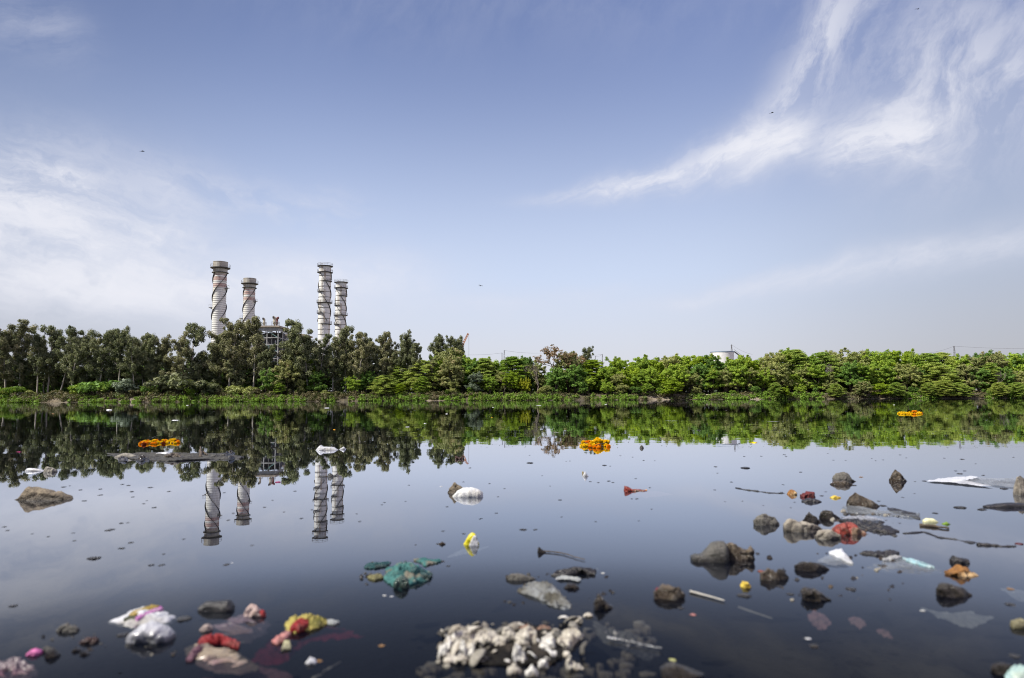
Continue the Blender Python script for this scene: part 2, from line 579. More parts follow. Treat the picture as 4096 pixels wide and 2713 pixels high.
FOL = {
    'euc': foliage('eucalyptus_leaves', (0.086, 0.103, 0.049), (0.252, 0.270, 0.132), (0.316, 0.302, 0.166), 0.28, 0.44),
    'eucdry': foliage('dry_eucalyptus_leaves', (0.122, 0.129, 0.061), (0.323, 0.309, 0.159), (0.374, 0.331, 0.187), 0.28, 0.46),
    'dark': foliage('dark_green_leaves', (0.078, 0.156, 0.030), (0.202, 0.359, 0.062), (0.344, 0.407, 0.088), 0.32, 0.42),
    'green': foliage('mid_green_leaves', (0.140, 0.265, 0.030), (0.407, 0.550, 0.062), (0.530, 0.550, 0.092), 0.38, 0.42),
    'lime': foliage('lime_green_leaves', (0.168, 0.264, 0.014), (0.396, 0.527, 0.030), None, 0.40),
    'yellow': foliage('yellow_green_leaves', (0.377, 0.451, 0.023), (0.550, 0.550, 0.037), None, 0.40),
    'acacia': foliage('feathery_green_leaves', (0.202, 0.359, 0.049), (0.500, 0.550, 0.124), None, 0.38),
    'olive': foliage('olive_leaves', (0.202, 0.250, 0.070), (0.467, 0.485, 0.156), (0.530, 0.407, 0.235), 0.32, 0.42),
    'brown': foliage('brown_seed_leaves', (0.187, 0.235, 0.070), (0.374, 0.374, 0.140), (0.550, 0.407, 0.250), 0.30, 0.44),
    'rust': foliage('rusty_leaves', (0.240, 0.156, 0.090), (0.360, 0.240, 0.132), None, 0.25),
    'grey': foliage('grey_green_leaves', (0.121, 0.165, 0.099), (0.242, 0.286, 0.198), None, 0.25),
    'weed': foliage('waterside_leaves', (0.084, 0.167, 0.020), (0.222, 0.362, 0.041), (0.278, 0.264, 0.084), 0.38, 0.42),
    'brush': foliage('dry_brush_leaves', (0.069, 0.064, 0.025), (0.196, 0.162, 0.081), (0.069, 0.099, 0.025), 0.2, 0.52),
}
BARK_PALE = mat('pale_bark', (0.48, 0.43, 0.36), (0.30, 0.25, 0.19), 1.2, 0.85, 0.3, stretch=(1, 1, 0.3))
BARK_DARK = mat('brown_bark', (0.13, 0.10, 0.075), (0.07, 0.055, 0.04), 2.0, 0.9, 0.4, stretch=(1, 1, 0.3))
BARK_GREY = mat('grey_twig_bark', (0.30, 0.25, 0.21), (0.18, 0.14, 0.115), 2.0, 0.9, 0.3)


def euc_proto(seed, H=15.0, lean=0.06, low=0.30, width=1.0, n_limb=13, forked=False):
    rg = np.random.default_rng(seed)
    mb = MB(); Cs, Ns = [], []
    stems = [curve_pts((0, 0, 0), (lean * rg.normal(), lean * rg.normal(), 1), H * 0.93, 9, rg, 0.045, 0.03)]
    if forked:
        stems.append(curve_pts((0.2, 0.1, 0), (0.2 * (1 if rg.random() > .5 else -1), 0.05, 1), H * 0.8, 9, rg, 0.05, 0.03))
    for st in stems:
        mb.tube(st, [0.21 - 0.17 * i / 9 for i in range(10)], 6)
        for k in range(n_limb):
            f = low + (0.97 - low) * (k + rg.random()) / n_limb
            i = min(int(f * 9), 8); p = st[i].lerp(st[i + 1], f * 9 - i)
            a = rg.random() * 2 * PI
            L = width * H * (0.09 + 0.13 * (1 - abs(f - 0.55) * 1.1)) * rg.uniform(0.7, 1.25)
            d = Vector((math.cos(a), math.sin(a), rg.uniform(0.5, 1.3)))
            q = curve_pts(p, d, L, 4, rg, 0.16, 0.05)
            mb.tube(q, [0.075, 0.06, 0.045, 0.03, 0.018], 4)
            for j, fr_ in ((1, .4), (2, 0.6), (3, .8), (4, 1.0)):
                r = rg.uniform(0.38, 0.85) * (0.75 + 0.35 * fr_)
                c = np.array(q[j]) + rg.normal(0, 0.25, 3)
                a_, b_ = clump(c, r, int(260 * r * r) + 52, rg, (1, 1, 1.0), 0.1)
                Cs.append(a_); Ns.append(b_)
        r = 0.85
        a_, b_ = clump(np.array(st[-1]), r, 90, rg, (1, 1, 1.1), 0.3); Cs.append(a_); Ns.append(b_)
    C = np.concatenate(Cs); Nn = np.concatenate(Ns)
    return dict(trunk=mb.mesh('trunk', BARK_PALE, True), crown=leaf_mesh('crown', C, Nn, 0.34, 0.15, FOL['euc'], rg, droop=0.5), H=float(C[:, 2].max()))


def broad_proto(seed, H=9.0, R=3.4, skirt=0.07, n_cl=84, leaf=(0.27, 0.16)):
    rg = np.random.default_rng(seed)
    mb = MB(); Cs, Ns = [], []
    base = Vector((0, 0, 0))
    lobes = [(rg.uniform(-.45, .45) * R, rg.uniform(-.45, .45) * R, rg.uniform(.45, .78) * H, rg.uniform(.5, .72) * R) for _ in range(6)]
    lobes.append((0, 0, 0.66 * H, 0.72 * R))
    lobes += [(rg.uniform(-.6, .6) * R, rg.uniform(-.6, .6) * R, rg.uniform(.2, .38) * H, rg.uniform(.5, .65) * R) for _ in range(4)]
    for (x, y, z, r) in lobes:
        q = [base, Vector((x * .25, y * .25, z * .35)), Vector((x * .8, y * .8, z * .75)), Vector((x, y, z))]
        mb.tube(q, [0.17, 0.13, 0.08, 0.03], 5)
    for k in range(int(n_cl * 1.75)):
        x, y, z, r = lobes[k % len(lobes)]
        d = unit(rg.normal(size=(1, 3)))[0]
        if d[2] < -0.35: d[2] *= -0.6
        c = np.array([x, y, z]) + d * r * rg.uniform(0.75, 1.05)
        c[2] = min(max(c[2], skirt * H), H * 0.97)
        rr = rg.uniform(0.32, 0.74)
        a_, b_ = clump(c, rr, int(270 * rr * rr) + 44, rg, (1.15, 1.15, 0.72), 0.15)
        Cs.append(a_); Ns.append(b_)
        if k % 2 == 0:
            for _ in range(2):
                tip = c + d * rr * rg.uniform(0.8, 1.25)
                a_, b_ = clump(tip, 0.38, 34, rg, (1, 1, 0.8), 0.1); Cs.append(a_); Ns.append(b_)
    C = np.concatenate(Cs); Nn = np.concatenate(Ns)
    return dict(trunk=mb.mesh('trunk', BARK_DARK, True), crown=leaf_mesh('crown', C, Nn, *leaf, FOL['green'], rg), H=float(C[:, 2].max()))


def acacia_proto(seed, H=9.0, R=4.2, droop=0.25):
    """Layered crown of flat feathery sprays that hang at their ends."""
    rg = np.random.default_rng(seed)
    mb = MB(); Cs, Ns, Al = [], [], []
    for k in range(76):
        f = (k + 0.5) / 76
        z = H * (0.12 + 0.80 * f)
        ext = R * (math.sin(PI * min(f * 0.8 + 0.2, 1)) ** 0.55) * rg.uniform(0.65, 1.1)
        a = k * 2.399 + rg.normal() * 0.3
        tip = Vector((math.cos(a) * ext, math.sin(a) * ext, z))
        st = Vector((math.cos(a) * ext * 0.15, math.sin(a) * ext * 0.15, z - 0.20 * ext))
        mid = st.lerp(tip, 0.55) + Vector((0, 0, 0.16 * ext))
        q = [st, mid, tip + Vector((0, 0, -droop * ext * 0.3))]
        if k % 2 == 0:
            mb.tube([Vector((0, 0, z * 0.35)), st, mid, q[2]], [0.09, 0.06, 0.035, 0.012], 4)
        for j in range(7):
            t = 0.25 + 0.75 * (j + rg.random()) / 7
            p = (st * (1 - t) ** 2 + mid * 2 * t * (1 - t) + q[2] * t * t)
            nn = 70
            off = rg.normal(size=(nn, 3)) * np.array([0.42, 0.42, 0.07]) * (1.1 - 0.35 * t)
            Cs.append(np.array(p) + off)
            Ns.append(unit(np.array([0, 0, .7]) + 0.8 * rg.normal(size=(nn, 3))))
            Al.append(np.tile(np.array((tip - st).normalized()), (nn, 1)))
    for k in range(3):
        a = rg.random() * 6.28
        mb.tube([(0.1 * k, 0, 0), (math.cos(a) * .4, math.sin(a) * .4, H * .3), (math.cos(a) * .9, math.sin(a) * .9, H * .7)], [0.16, 0.12, 0.04], 5)
    C = np.concatenate(Cs); Nn = np.concatenate(Ns); A = np.concatenate(Al)
    return dict(trunk=mb.mesh('trunk', BARK_DARK, True), crown=leaf_mesh('crown', C, Nn, 0.32, 0.11, FOL['acacia'], rg, along=A), H=float(C[:, 2].max()))


def bare_proto(seed, H=10.0, spread=1.0, leaves=0, umbrella=False, bark=None):
    rg = np.random.default_rng(seed)
    mb = MB(); tips = []

    def grow(p, d, L, r, lv):
        q = curve_pts(p, d, L, 3, rg, 0.13, 0.03)
        mb.tube(q, [r, r * .85, r * .72, r * .6], 4 if lv > 1 else 6, cap=False)
        tips.append(q[-1])
        if lv >= 5: return
        for _ in range(3 if lv < 3 else 2):
            a = rg.random() * 2 * PI
            dd = (q[-1] - q[-2]).normalized()
            sp = spread * (0.55 if lv else 0.75)
            nd = dd + Vector((math.cos(a) * sp, math.sin(a) * sp, rg.uniform(-0.15, 0.3)))
            grow(q[-1] if rg.random() < .7 else q[-2], nd, L * rg.uniform(0.62, 0.82), r * 0.58, lv + 1)
    grow(Vector((0, 0, 0)), (0.03, 0, 1), H * (0.36 if umbrella else 0.30), 0.2, 0)
    out = dict(trunk=mb.mesh('trunk', bark or BARK_GREY, True), H=max(v[2] for v in mb.v))
    if leaves:
        Cs, Ns = [], []
        for t in tips:
            if t.z > H * 0.5:
                a_, b_ = clump(np.array(t), 0.4, leaves, rg, (1, 1, 0.6), 0.1); Cs.append(a_); Ns.append(b_)
        C = np.concatenate(Cs); out['crown'] = leaf_mesh('crown', C, np.concatenate(Ns), 0.26, 0.15, FOL['rust'], rg)
        out['H'] = max(out['H'], float(C[:, 2].max()))
    return out


def shrub_proto(seed, H=2.2, R=1.7):
    rg = np.random.default_rng(seed)
    mb = MB(); Cs, Ns = [], []
    for k in range(16):
        a = rg.random() * 2 * PI; e = rg.uniform(0, R * 0.75); z = rg.uniform(0.35, 0.85) * H * (1 - 0.3 * e / R)
        c = (math.cos(a) * e, math.sin(a) * e, z)
        mb.tube([(c[0] * .2, c[1] * .2, -0.2), (c[0] * .6, c[1] * .6, z * .5), c], [0.04, 0.03, 0.015], 4)
        a_, b_ = clump(c, rg.uniform(.35, .65), 120, rg, (1.15, 1.15, .8), .2); Cs.append(a_); Ns.append(b_)
    C = np.concatenate(Cs); Nn = np.concatenate(Ns)
    return dict(trunk=mb.mesh('stem', BARK_DARK, True), crown=leaf_mesh('foliage', C, Nn, 0.32, 0.18, FOL['green'], rg), H=float(C[:, 2].max()))


PROTO = {}
for i, kw in enumerate([dict(low=.24, n_limb=22), dict(low=.34, n_limb=17), dict(width=1.2, low=.2, n_limb=24), dict(lean=.13, low=.36, n_limb=16),
                        dict(forked=True, n_limb=14), dict(width=.85, low=.08, n_limb=26), dict(lean=.1, width=1.05, low=.28, n_limb=19)]):
    PROTO['E%d' % i] = euc_proto(100 + i, **kw)
for i, kw in enumerate([dict(), dict(R=3.9, H=8.5), dict(R=2.9, H=9.5, skirt=.1), dict(R=3.6, H=9, skirt=.05, n_cl=90), dict(R=4.4, H=8.6, n_cl=98), dict(R=3.1, H=8, leaf=(.23, .14), n_cl=84),
                        dict(R=3.3, H=10, n_cl=58), dict(R=4.6, H=8, n_cl=70, skirt=.2)]):
    PROTO['B%d' % i] = broad_proto(200 + i, **kw)
for i, kw in enumerate([dict(), dict(R=5.0, H=8.5, droop=.5), dict(R=3.4, H=9.5, droop=.3)]):
    PROTO['A%d' % i] = acacia_proto(300 + i, **kw)
PROTO['D0'] = bare_proto(401)
PROTO['D1'] = bare_proto(402, spread=.8)
PROTO['U0'] = bare_proto(411, spread=1.25, leaves=15, umbrella=True, bark=BARK_DARK)
for i in range(3):
    PROTO['S%d' % i] = shrub_proto(500 + i, R=(1.5, 1.9, 1.3)[i])


def set_mat(o, m):
    o.material_slots[0].link = 'OBJECT'
    o.material_slots[0].material = m


def plant(name, px, top, off, proto, fol, label, cat='tree', group=None, wide=1.0, lift=0.0, Y=None):
    """Stands a copy of a grown tree on the bank so that its top shows at (px, top)."""
    pr = PROTO[proto]
    X = 0
    for _ in range(4):
        YY = Y if Y is not None else shore(X) + off
        X = at(px, 1500, YY).x
    gz = ground_z(X, YY) - 0.05 + lift
    s = (at(px, top, YY).z - gz) / pr['H']
    e = empty(name, (X, YY, gz), label, cat, group, rz=random.uniform(0, 2 * PI))
    e.scale = (s * wide, s * wide, s)
    tn, cn = ('stem', 'foliage') if proto[0] == 'S' else ('trunk', 'crown')
    link(bpy.data.objects.new(tn, pr['trunk']), e)
    if 'crown' in pr:
        c = link(bpy.data.objects.new(cn, pr['crown']), e)
        if fol: set_mat(c, FOL[fol])
    return e


ORD = ['first', 'second', 'third', 'fourth', 'fifth', 'sixth', 'seventh', 'eighth', 'ninth', 'tenth', 'eleventh', 'twelfth', 'thirteenth',
       'fourteenth', 'fifteenth', 'sixteenth', 'seventeenth', 'eighteenth', 'nineteenth', 'twentieth']
ORD += ['twenty-' + w for w in ORD[:9]] + ['thirtieth'] + ['thirty-' + w for w in ORD[:9]]
# ------------------------------------------------------------------ trees on the far bank
random.seed(11)
EUC_FRONT = [  # px, top, off, proto, fol
    (-60, 1310, 6, 'E2', 'euc'), (25, 1298, 5, 'E0', 'eucdry'), (88, 1284, 6, 'E2', 'eucdry'), (150, 1318, 4, 'E1', 'euc'), (195, 1300, 7, 'E6', 'euc'), (240, 1304, 5, 'E3', 'euc'),
    (288, 1345, 4, 'E4', 'euc'), (345, 1318, 6, 'E0', 'euc'), (392, 1306, 5, 'E2', 'euc'), (440, 1318, 7, 'E6', 'euc'), (478, 1302, 5, 'E1', 'euc'),
    (530, 1340, 4, 'E3', 'euc'), (575, 1342, 6, 'E4', 'euc'), (620, 1332, 5, 'E5', 'euc'), (668, 1338, 6, 'E1', 'eucdry'), (702, 1322, 4, 'E0', 'eucdry'),
    (770, 1290, 6, 'E6', 'euc'), (800, 1455, 4, 'E5', 'euc'), (868, 1312, 6, 'E2', 'eucdry'), (915, 1285, 5, 'E0', 'eucdry'), (965, 1268, 7, 'E2', 'eucdry'),
    (1012, 1266, 5, 'E6', 'eucdry'), (1046, 1375, 4, 'E3', 'euc'), (1092, 1395, 5, 'E5', 'euc'), (1142, 1372, 6, 'E4', 'eucdry'), (1176, 1385, 5, 'E5', 'euc'), (1200, 1278, 5, 'E5', 'euc'), (1232, 1318, 4, 'E0', 'euc'),
    (1280, 1338, 6, 'E2', 'euc'), (1330, 1345, 5, 'E1', 'eucdry'), (1385, 1302, 6, 'E6', 'euc'), (1432, 1326, 4, 'E4', 'eucdry'), (1478, 1332, 6, 'E0', 'euc'),
    (1530, 1322, 5, 'E5', 'eucdry'), (1568, 1350, 6, 'E2', 'eucdry'), (1605, 1355, 4, 'E3', 'euc'), (1642, 1320, 6, 'E1', 'euc'), (1662, 1372, 5, 'E5', 'euc'),
]
for k, (px, top, off, pr, fol) in enumerate(EUC_FRONT):
    look = {'euc': 'dark grey-green', 'eucdry': 'tawny olive'}[fol]
    plant('eucalyptus_tree', px, top, off + 1.5, pr, fol,
          '%s eucalyptus, %s from the left in the row nearest the water' % (look, ORD[k]),
          group='eucalyptus trees on the far bank', wide=random.uniform(.82, 1.05))
EUC_BACK = [(-20, 1330), (60, 1325), (130, 1345), (215, 1340), (265, 1360), (320, 1350), (365, 1355), (415, 1345), (460, 1335), (515, 1355), (555, 1365),
            (600, 1352), (655, 1362), (735, 1380), (845, 1370), (890, 1330), (940, 1310), (985, 1300), (1030, 1330), (1220, 1350), (1265, 1375), (1305, 1370),
            (1355, 1350), (1410, 1345), (1455, 1350), (1505, 1365), (1550, 1375), (1590, 1385), (1630, 1370), (1728, 1337), (1752, 1355), (1792, 1344), (1824, 1342), (1850, 1372)]
for k, (px, top) in enumerate(EUC_BACK):
    clear = px > 1700
    plant('eucalyptus_tree', px, top, 15 + random.uniform(-2, 6), 'E%d' % random.choice((1, 3, 6, 0) if not clear else (1, 3)), random.choice(('euc', 'euc', 'eucdry')) if not clear else 'euc',
          ('tall eucalyptus above the bushes, %s of five left of the orange crane' % ORD[k - 29]) if clear else
          'half hidden slender eucalyptus, %s from the left in the back row' % ORD[k],
          group='eucalyptus trees on the far bank', wide=random.uniform(.8, 1.0))
# low leafy growth under the eucalyptus trees
for k, (px, top, off, fol) in enumerate([(20, 1555, 3, 'dark'), (45, 1545, 3, 'weed'), (120, 1560, 4, 'olive'), (200, 1570, 3, 'brush'), (230, 1560, 4, 'brush'), (310, 1540, 4, 'green'), (335, 1530, 5, 'dark'),
                                         (395, 1520, 4, 'dark'), (430, 1570, 3, 'brush'), (505, 1515, 4, 'grey'), (550, 1560, 3, 'brush'), (620, 1555, 3, 'olive'), (655, 1500, 5, 'euc'), (640, 1520, 5, 'dark'), (720, 1490, 5, 'euc'),
                                         (770, 1540, 3, 'green'), (800, 1520, 4, 'euc'), (850, 1530, 3, 'euc'), (880, 1560, 3, 'brush'), (940, 1540, 4, 'olive'), (1000, 1545, 3, 'olive'), (1030, 1555, 3, 'brush'),
                                         (1215, 1570, 2.2, 'brush'), (1240, 1565, 3, 'brush'), (1300, 1560, 3, 'olive'), (1340, 1565, 3, 'brush'), (1380, 1575, 2.2, 'brush'), (1420, 1560, 3, 'brush'), (1465, 1575, 3, 'weed')]):
    look = {'dark': 'dark green', 'weed': 'bright green', 'olive': 'olive', 'brush': 'dry brownish', 'green': 'fresh green', 'grey': 'silvery', 'euc': 'grey-green'}[fol]
    plant('shrub', px, top, off, 'S%d' % (k % 3), fol, '%s shrub under the eucalyptus trees, %s from the left' % (look, ORD[k]), 'shrub',
          'shrubs under the eucalyptus trees', wide=random.uniform(1.0, 1.4))
for k, (px, top) in enumerate([(60, 1490), (130, 1500), (250, 1480), (330, 1470), (420, 1490), (500, 1450), (590, 1480), (690, 1460), (830, 1420), (870, 1450), (960, 1450), (1060, 1470), (1105, 1450), (1160, 1470), (20, 1440), (95, 1430), (180, 1425), (220, 1450), (290, 1430), (375, 1420), (460, 1430), (545, 1420), (640, 1410), (725, 1420), (770, 1425), (915, 1410), (1010, 1420), (1250, 1430), (1300, 1420), (1350, 1430), (1400, 1410), (1440, 1430), (1490, 1420), (1540, 1420), (1590, 1430), (1640, 1420)]):
    plant('sapling', px, top, 7 + random.uniform(0, 6), 'E%d' % random.choice((5, 5, 2)), 'euc', 'young leafy eucalyptus filling the shade between trunks, %s from the left' % ORD[k], 'tree',
          'young eucalyptus between the trunks', wide=1.35)
BROAD = [  # px, top, off, proto, fol, wide, look
    (1090, 1470, 4, 'B1', 'dark', 1.0, 'dark green rounded tree at the water below the steel frame'),
    (1145, 1440, 5, 'B4', 'brown', 1.05, 'dark bushy tree with brown seed heads left of the tallest bank eucalyptus'),
    (1120, 1530, 2.5, 'B3', 'green', 1.1, 'low green bush spreading at the water below the steel frame'),
    (1205, 1515, 4, 'B2', 'olive', .9, 'grey-olive bush beneath the tree right of the steel frame'),
    (1265, 1480, 5, 'B5', 'dark', .9, 'narrow dark bush in front of the right pair of chimneys'),
    (1236, 1425, 8, 'B5', 'lime', .6, 'small lime green treetop among the eucalyptus below the chimneys'),
    (1415, 1500, 4, 'B1', 'green', .9, 'round green bush under the tawny eucalyptus right of the chimneys'),
    (1465, 1475, 5, 'B3', 'dark', .9, 'dark green bush next to the feathery acacia'),
    (1600, 1460, 7, 'A0', 'acacia', 1.1, 'feathery green acacia in tiers behind the low lime one'),
    (1540, 1500, 3, 'A1', 'acacia', 1.25, 'wide feathery acacia spreading over the water'),
    (1600, 1535, 2.2, 'A2', 'lime', 1.5, 'bright lime acacia branches hanging to the water'),
    (1690, 1440, 6, 'A1', 'acacia', .9, 'dark feathery acacia climbing toward the twin treetops'),
    (1690, 1505, 3.5, 'A0', 'green', 1.0, 'green acacia thicket left of the brown seeded tree'),
    (1800, 1392, 9, 'B4', 'brown', 1.0, 'tall rounded tree with brown flush below the last eucalyptus'),
    (1745, 1410, 9, 'B0', 'green', .95, 'broad green treetop left of the brown flushed tree'),
    (1805, 1440, 5, 'B3', 'brown', 1.0, 'big tree covered in brown seed clusters near the middle'),
    (1850, 1415, 9, 'B1', 'green', .9, 'green treetop right under the orange crane'),
    (1815, 1520, 3, 'B5', 'olive', 1.2, 'olive bush below the seeded tree at the water'),
    (1890, 1428, 8, 'B2', 'dark', 1.0, 'dark green tree left of the lattice pylons'),
    (1935, 1432, 7, 'A2', 'acacia', 1.0, 'feathery tree just left of the two pylons'),
    (1905, 1485, 4, 'B5', 'grey', 1.1, 'silvery grey-green bush in front of the middle trees'),
    (1985, 1428, 9, 'B0', 'green', 1.0, 'green tree below the two lattice pylons'),
    (1960, 1500, 3, 'B3', 'green', .9, 'fresh green bush with a leaning trunk near the water'),
    (2050, 1425, 8, 'A0', 'green', 1.0, 'flat-topped green tree right of the two pylons'),
    (2010, 1480, 5, 'B5', 'olive', 1.0, 'dull olive bush behind the fresh green one'),
    (2045, 1480, 4, 'B3', 'lime', 1.0, 'light green bush left of the yellow-green bush'),
    (2100, 1508, 3, 'B1', 'yellow', .75, 'yellow-green bush by the water, brightest on the bank'),
    (2105, 1424, 9, 'B2', 'dark', .9, 'dark tree left of the rusty umbrella-crowned tree'),
    (2150, 1440, 8, 'B0', 'olive', .9, 'olive tree just under the rusty umbrella crown'),
    (2275, 1405, 8, 'B4', 'brown', .8, 'brownish tree right of the rusty umbrella crown'),
    (2225, 1470, 4, 'B4', 'dark', 1.0, 'large dark green tree below the rusty umbrella crown'),
    (2300, 1450, 5, 'B3', 'dark', 1.0, 'dark tree below the lone small eucalyptus'),
    (2370, 1438, 7, 'A0', 'lime', 1.1, 'lime green flat crown right of the lone eucalyptus'),
    (2350, 1500, 3.5, 'B0', 'green', 1.1, 'green bush under the lime flat crown'),
]
i0 = 0
TOPS = [(2440, 1428), (2500, 1424), (2560, 1420), (2620, 1416), (2675, 1414), (2735, 1418), (2790, 1415), (2838, 1420), (2890, 1423), (2940, 1420), (2985, 1420), (3040, 1418),
        (3090, 1400), (3140, 1393), (3185, 1398), (3235, 1418), (3290, 1408), (3345, 1400), (3395, 1394), (3445, 1388), (3500, 1395), (3555, 1400), (3605, 1395),
        (3660, 1415), (3715, 1412), (3770, 1410), (3825, 1416), (3880, 1408), (3930, 1402), (3985, 1404), (4040, 1408), (4095, 1412), (4150, 1410)]
fols = ['green', 'lime', 'green', 'lime', 'olive', 'green', 'lime', 'dark', 'green', 'green', 'lime', 'green', 'olive', 'green', 'acacia', 'green', 'acacia', 'olive', 'olive', 'brown', 'green', 'green', 'lime', 'green',
        'acacia', 'acacia', 'green', 'brown', 'dark', 'brown', 'green', 'dark', 'green']
WORD = {'green': 'mid green', 'lime': 'lime green', 'olive': 'olive', 'dark': 'dark green', 'acacia': 'feathery pale green', 'brown': 'brown-flushed', 'grey': 'grey-green', 'brush': 'dry brown', 'weed': 'bright green'}
for k, (px, top) in enumerate(TOPS):
    BROAD.append((px, top, 10 + random.uniform(-1, 3), ('A%d' % (k % 3)) if fols[k] == 'acacia' else 'B%d' % ((k * 5 + 1) % 8), fols[k], random.uniform(.85, 1.1),
                  '%s skyline tree, %s to the right of the lone small eucalyptus' % (WORD[fols[k]], ORD[k])))
MID = [(2420, 1470, 'green'), (2470, 1490, 'olive'), (2520, 1455, 'lime'), (2560, 1475, 'green'), (2610, 1460, 'green'), (2660, 1490, 'lime'), (2700, 1455, 'green'), (2760, 1480, 'olive'), (2800, 1450, 'dark'),
       (2850, 1465, 'green'), (2900, 1470, 'olive'), (2950, 1455, 'green'), (3000, 1470, 'olive'), (3050, 1470, 'green'), (3110, 1450, 'olive'), (3160, 1490, 'green'), (3210, 1465, 'olive'), (3265, 1455, 'green'),
       (3310, 1480, 'olive'), (3400, 1440, 'dark'), (3460, 1450, 'green'), (3520, 1440, 'green'), (3560, 1470, 'dark'), (3620, 1450, 'olive'), (3680, 1470, 'dark'), (3740, 1450, 'acacia'), (3800, 1470, 'acacia'), (3860, 1450, 'brown'),
       (3910, 1470, 'dark'), (3960, 1450, 'acacia'), (4020, 1470, 'dark'), (4075, 1480, 'olive'), (4130, 1460, 'green')]
for k, (px, top, fol) in enumerate(MID):
    BROAD.append((px, top, 5.5 + random.uniform(-1, 1.2), ('A%d' % (k % 3)) if fol == 'acacia' else 'B%d' % ((k * 3 + 2) % 8), fol, random.uniform(.9, 1.15),
                  '%s middle-rank tree, %s rightward from the rusty crowned tree' % (WORD[fol], ORD[k])))
LOW = [(2330, 1545, 'dark'), (2430, 1530, 'green'), (2480, 1540, 'olive'), (2545, 1545, 'dark'), (2590, 1535, 'green'), (2640, 1550, 'green'), (2690, 1510, 'lime'), (2780, 1545, 'olive'), (2860, 1560, 'grey'), (2930, 1560, 'green'),
       (3020, 1545, 'dark'), (3100, 1530, 'acacia'), (3135, 1545, 'lime'), (3200, 1540, 'green'), (3260, 1550, 'dark'), (3340, 1535, 'acacia'), (3450, 1525, 'brown'), (3520, 1530, 'lime'), (3580, 1530, 'acacia'),
       (3650, 1545, 'dark'), (3710, 1530, 'acacia'), (3770, 1520, 'acacia'), (3830, 1530, 'acacia'), (3930, 1555, 'dark'), (3990, 1530, 'acacia'), (4060, 1530, 'acacia'), (1880, 1545, 'weed'), (1790, 1560, 'weed'), (2170, 1550, 'olive'), (2190, 1540, 'olive')]
for k, (px, top, fol) in enumerate(LOW):
    near = .6 if fol in ('acacia', 'lime', 'brown') else 2.0
    BROAD.append((px, top, near, ('A%d' % (k % 3)) if fol == 'acacia' else ('B%d' % (k % 6)), fol, random.uniform(1.2, 1.5),
                  '%s low bush, %s along the foot of the right bank trees' % (WORD[fol], ORD[k])))
for (px, top, off, pr, fol, wd, look) in BROAD:
    low = 'bush' in look or 'thicket' in look
    plant('bush' if low else ('acacia_tree' if pr[0] == 'A' else 'broadleaf_tree'), px, top, off, pr, fol, look, 'bush' if low else 'tree', 'trees and bushes of the right bank', wide=wd)
plant('umbrella_tree', 2222, 1378, 10, 'U0', 'rust', 'bare-branched tree with rusty umbrella crown above the green trees', 'tree', wide=1.35)
plant('small_eucalyptus', 2330, 1384, 12, 'E3', 'euc', 'lone small eucalyptus rising above the trees right of the rusty crown', 'tree', wide=.95)
for px, top, off, pr, wd, look in [(1735, 1425, 6, 'D0', .55, 'thin bare grey tree left of the brown seeded tree'), (2085, 1445, 6, 'D1', .9, 'leafless pale tree behind the yellow-green bush'),
                                   (2150, 1455, 5, 'D0', .9, 'bare twiggy tree right of the yellow-green bush'), (2010, 1520, 4, 'D1', 1.2, 'dry leafless bush left of the light green bush'),
                                   (3310, 1450, 5, 'D0', .8, 'bare pinkish-grey tree among the olive trees on the right'), (1170, 1390, 12, 'D1', .8, 'bare forked tree in front of the steel frame'),
                                   (1063, 1375, 9, 'D0', .5, 'thin bare tree left of the steel frame corner'), (3990, 1480, 4, 'D0', 1.1, 'grey leafless bush near the right end of the bank')]:
    plant('bare_tree', px, top, off, pr, None, look, 'tree', wide=wd)

# ------------------------------------------------------------------ growth nobody could count
def scatter(name, label, fol, spots, ln, wd, seed, cat):
    rg = np.random.default_rng(seed)
    Cs, Ns = [], []
    for (X, Y, r, h, n) in spots:
        a_, b_ = clump((X, Y, ground_z(X, Y) + h * 0.4), 1.0, n, rg, (r, r, h * 0.6), 0.15)
        Cs.append(a_); Ns.append(b_)
    C = np.concatenate(Cs); Nn = np.concatenate(Ns)
    o = bpy.data.objects.new(name, leaf_mesh(name, C, Nn, ln, wd, FOL[fol], rg))
    tag(link(o), label, cat, kind='stuff')


rg = random.Random(3)
sp = []
for i in range(1500):
    X = rg.uniform(-128, 128)
    d = noise.noise(Vector((X * 0.07, 1.7, 0)))
    if d < (-0.24 if X > -15 else -.34) + .25 * noise.noise(Vector((X * 0.31, 9.7, 0))): continue
    Y = shore(X) + rg.uniform(-0.2, 1.7) - .5 * max(0, d)
    sp.append((X, Y, rg.uniform(.35, .8), rg.uniform(.25, .95) * (1.2 + 1.3 * d), 72))
scatter('waterside_growth', 'bright green weeds growing along the far water edge', 'weed', sp, .30, .16, 21, 'weeds')
sp = []
for i in range(1100):
    X = rg.uniform(-128, 130)
    Y = shore(X) + rg.choice((rg.uniform(.2, 2), rg.uniform(1.8, 8)))
    k = 1.0 if X < -10 else 0.55
    sp.append((X, Y, rg.uniform(.5, 1.1), rg.uniform(.5, 1.5) * k, 80))
scatter('undergrowth', 'dry brownish brush covering the bank under the trees', 'brush', sp, .32, .15, 22, 'brush')
sp = []
for i in range(760):
    X = rg.uniform(-165, 175)
    left = X < -22
    Y = shore(X) + rg.uniform(12, 30)
    h = (rg.uniform(.5, 1) * (9.0 if left else 6.2))
    sp.append((X, Y, rg.uniform(1.5, 2.7), h, 300))
scatter('far_wood', 'shaded mass of trees behind the front ranks of the far bank', 'dark', sp, .62, .40, 23, 'wood')

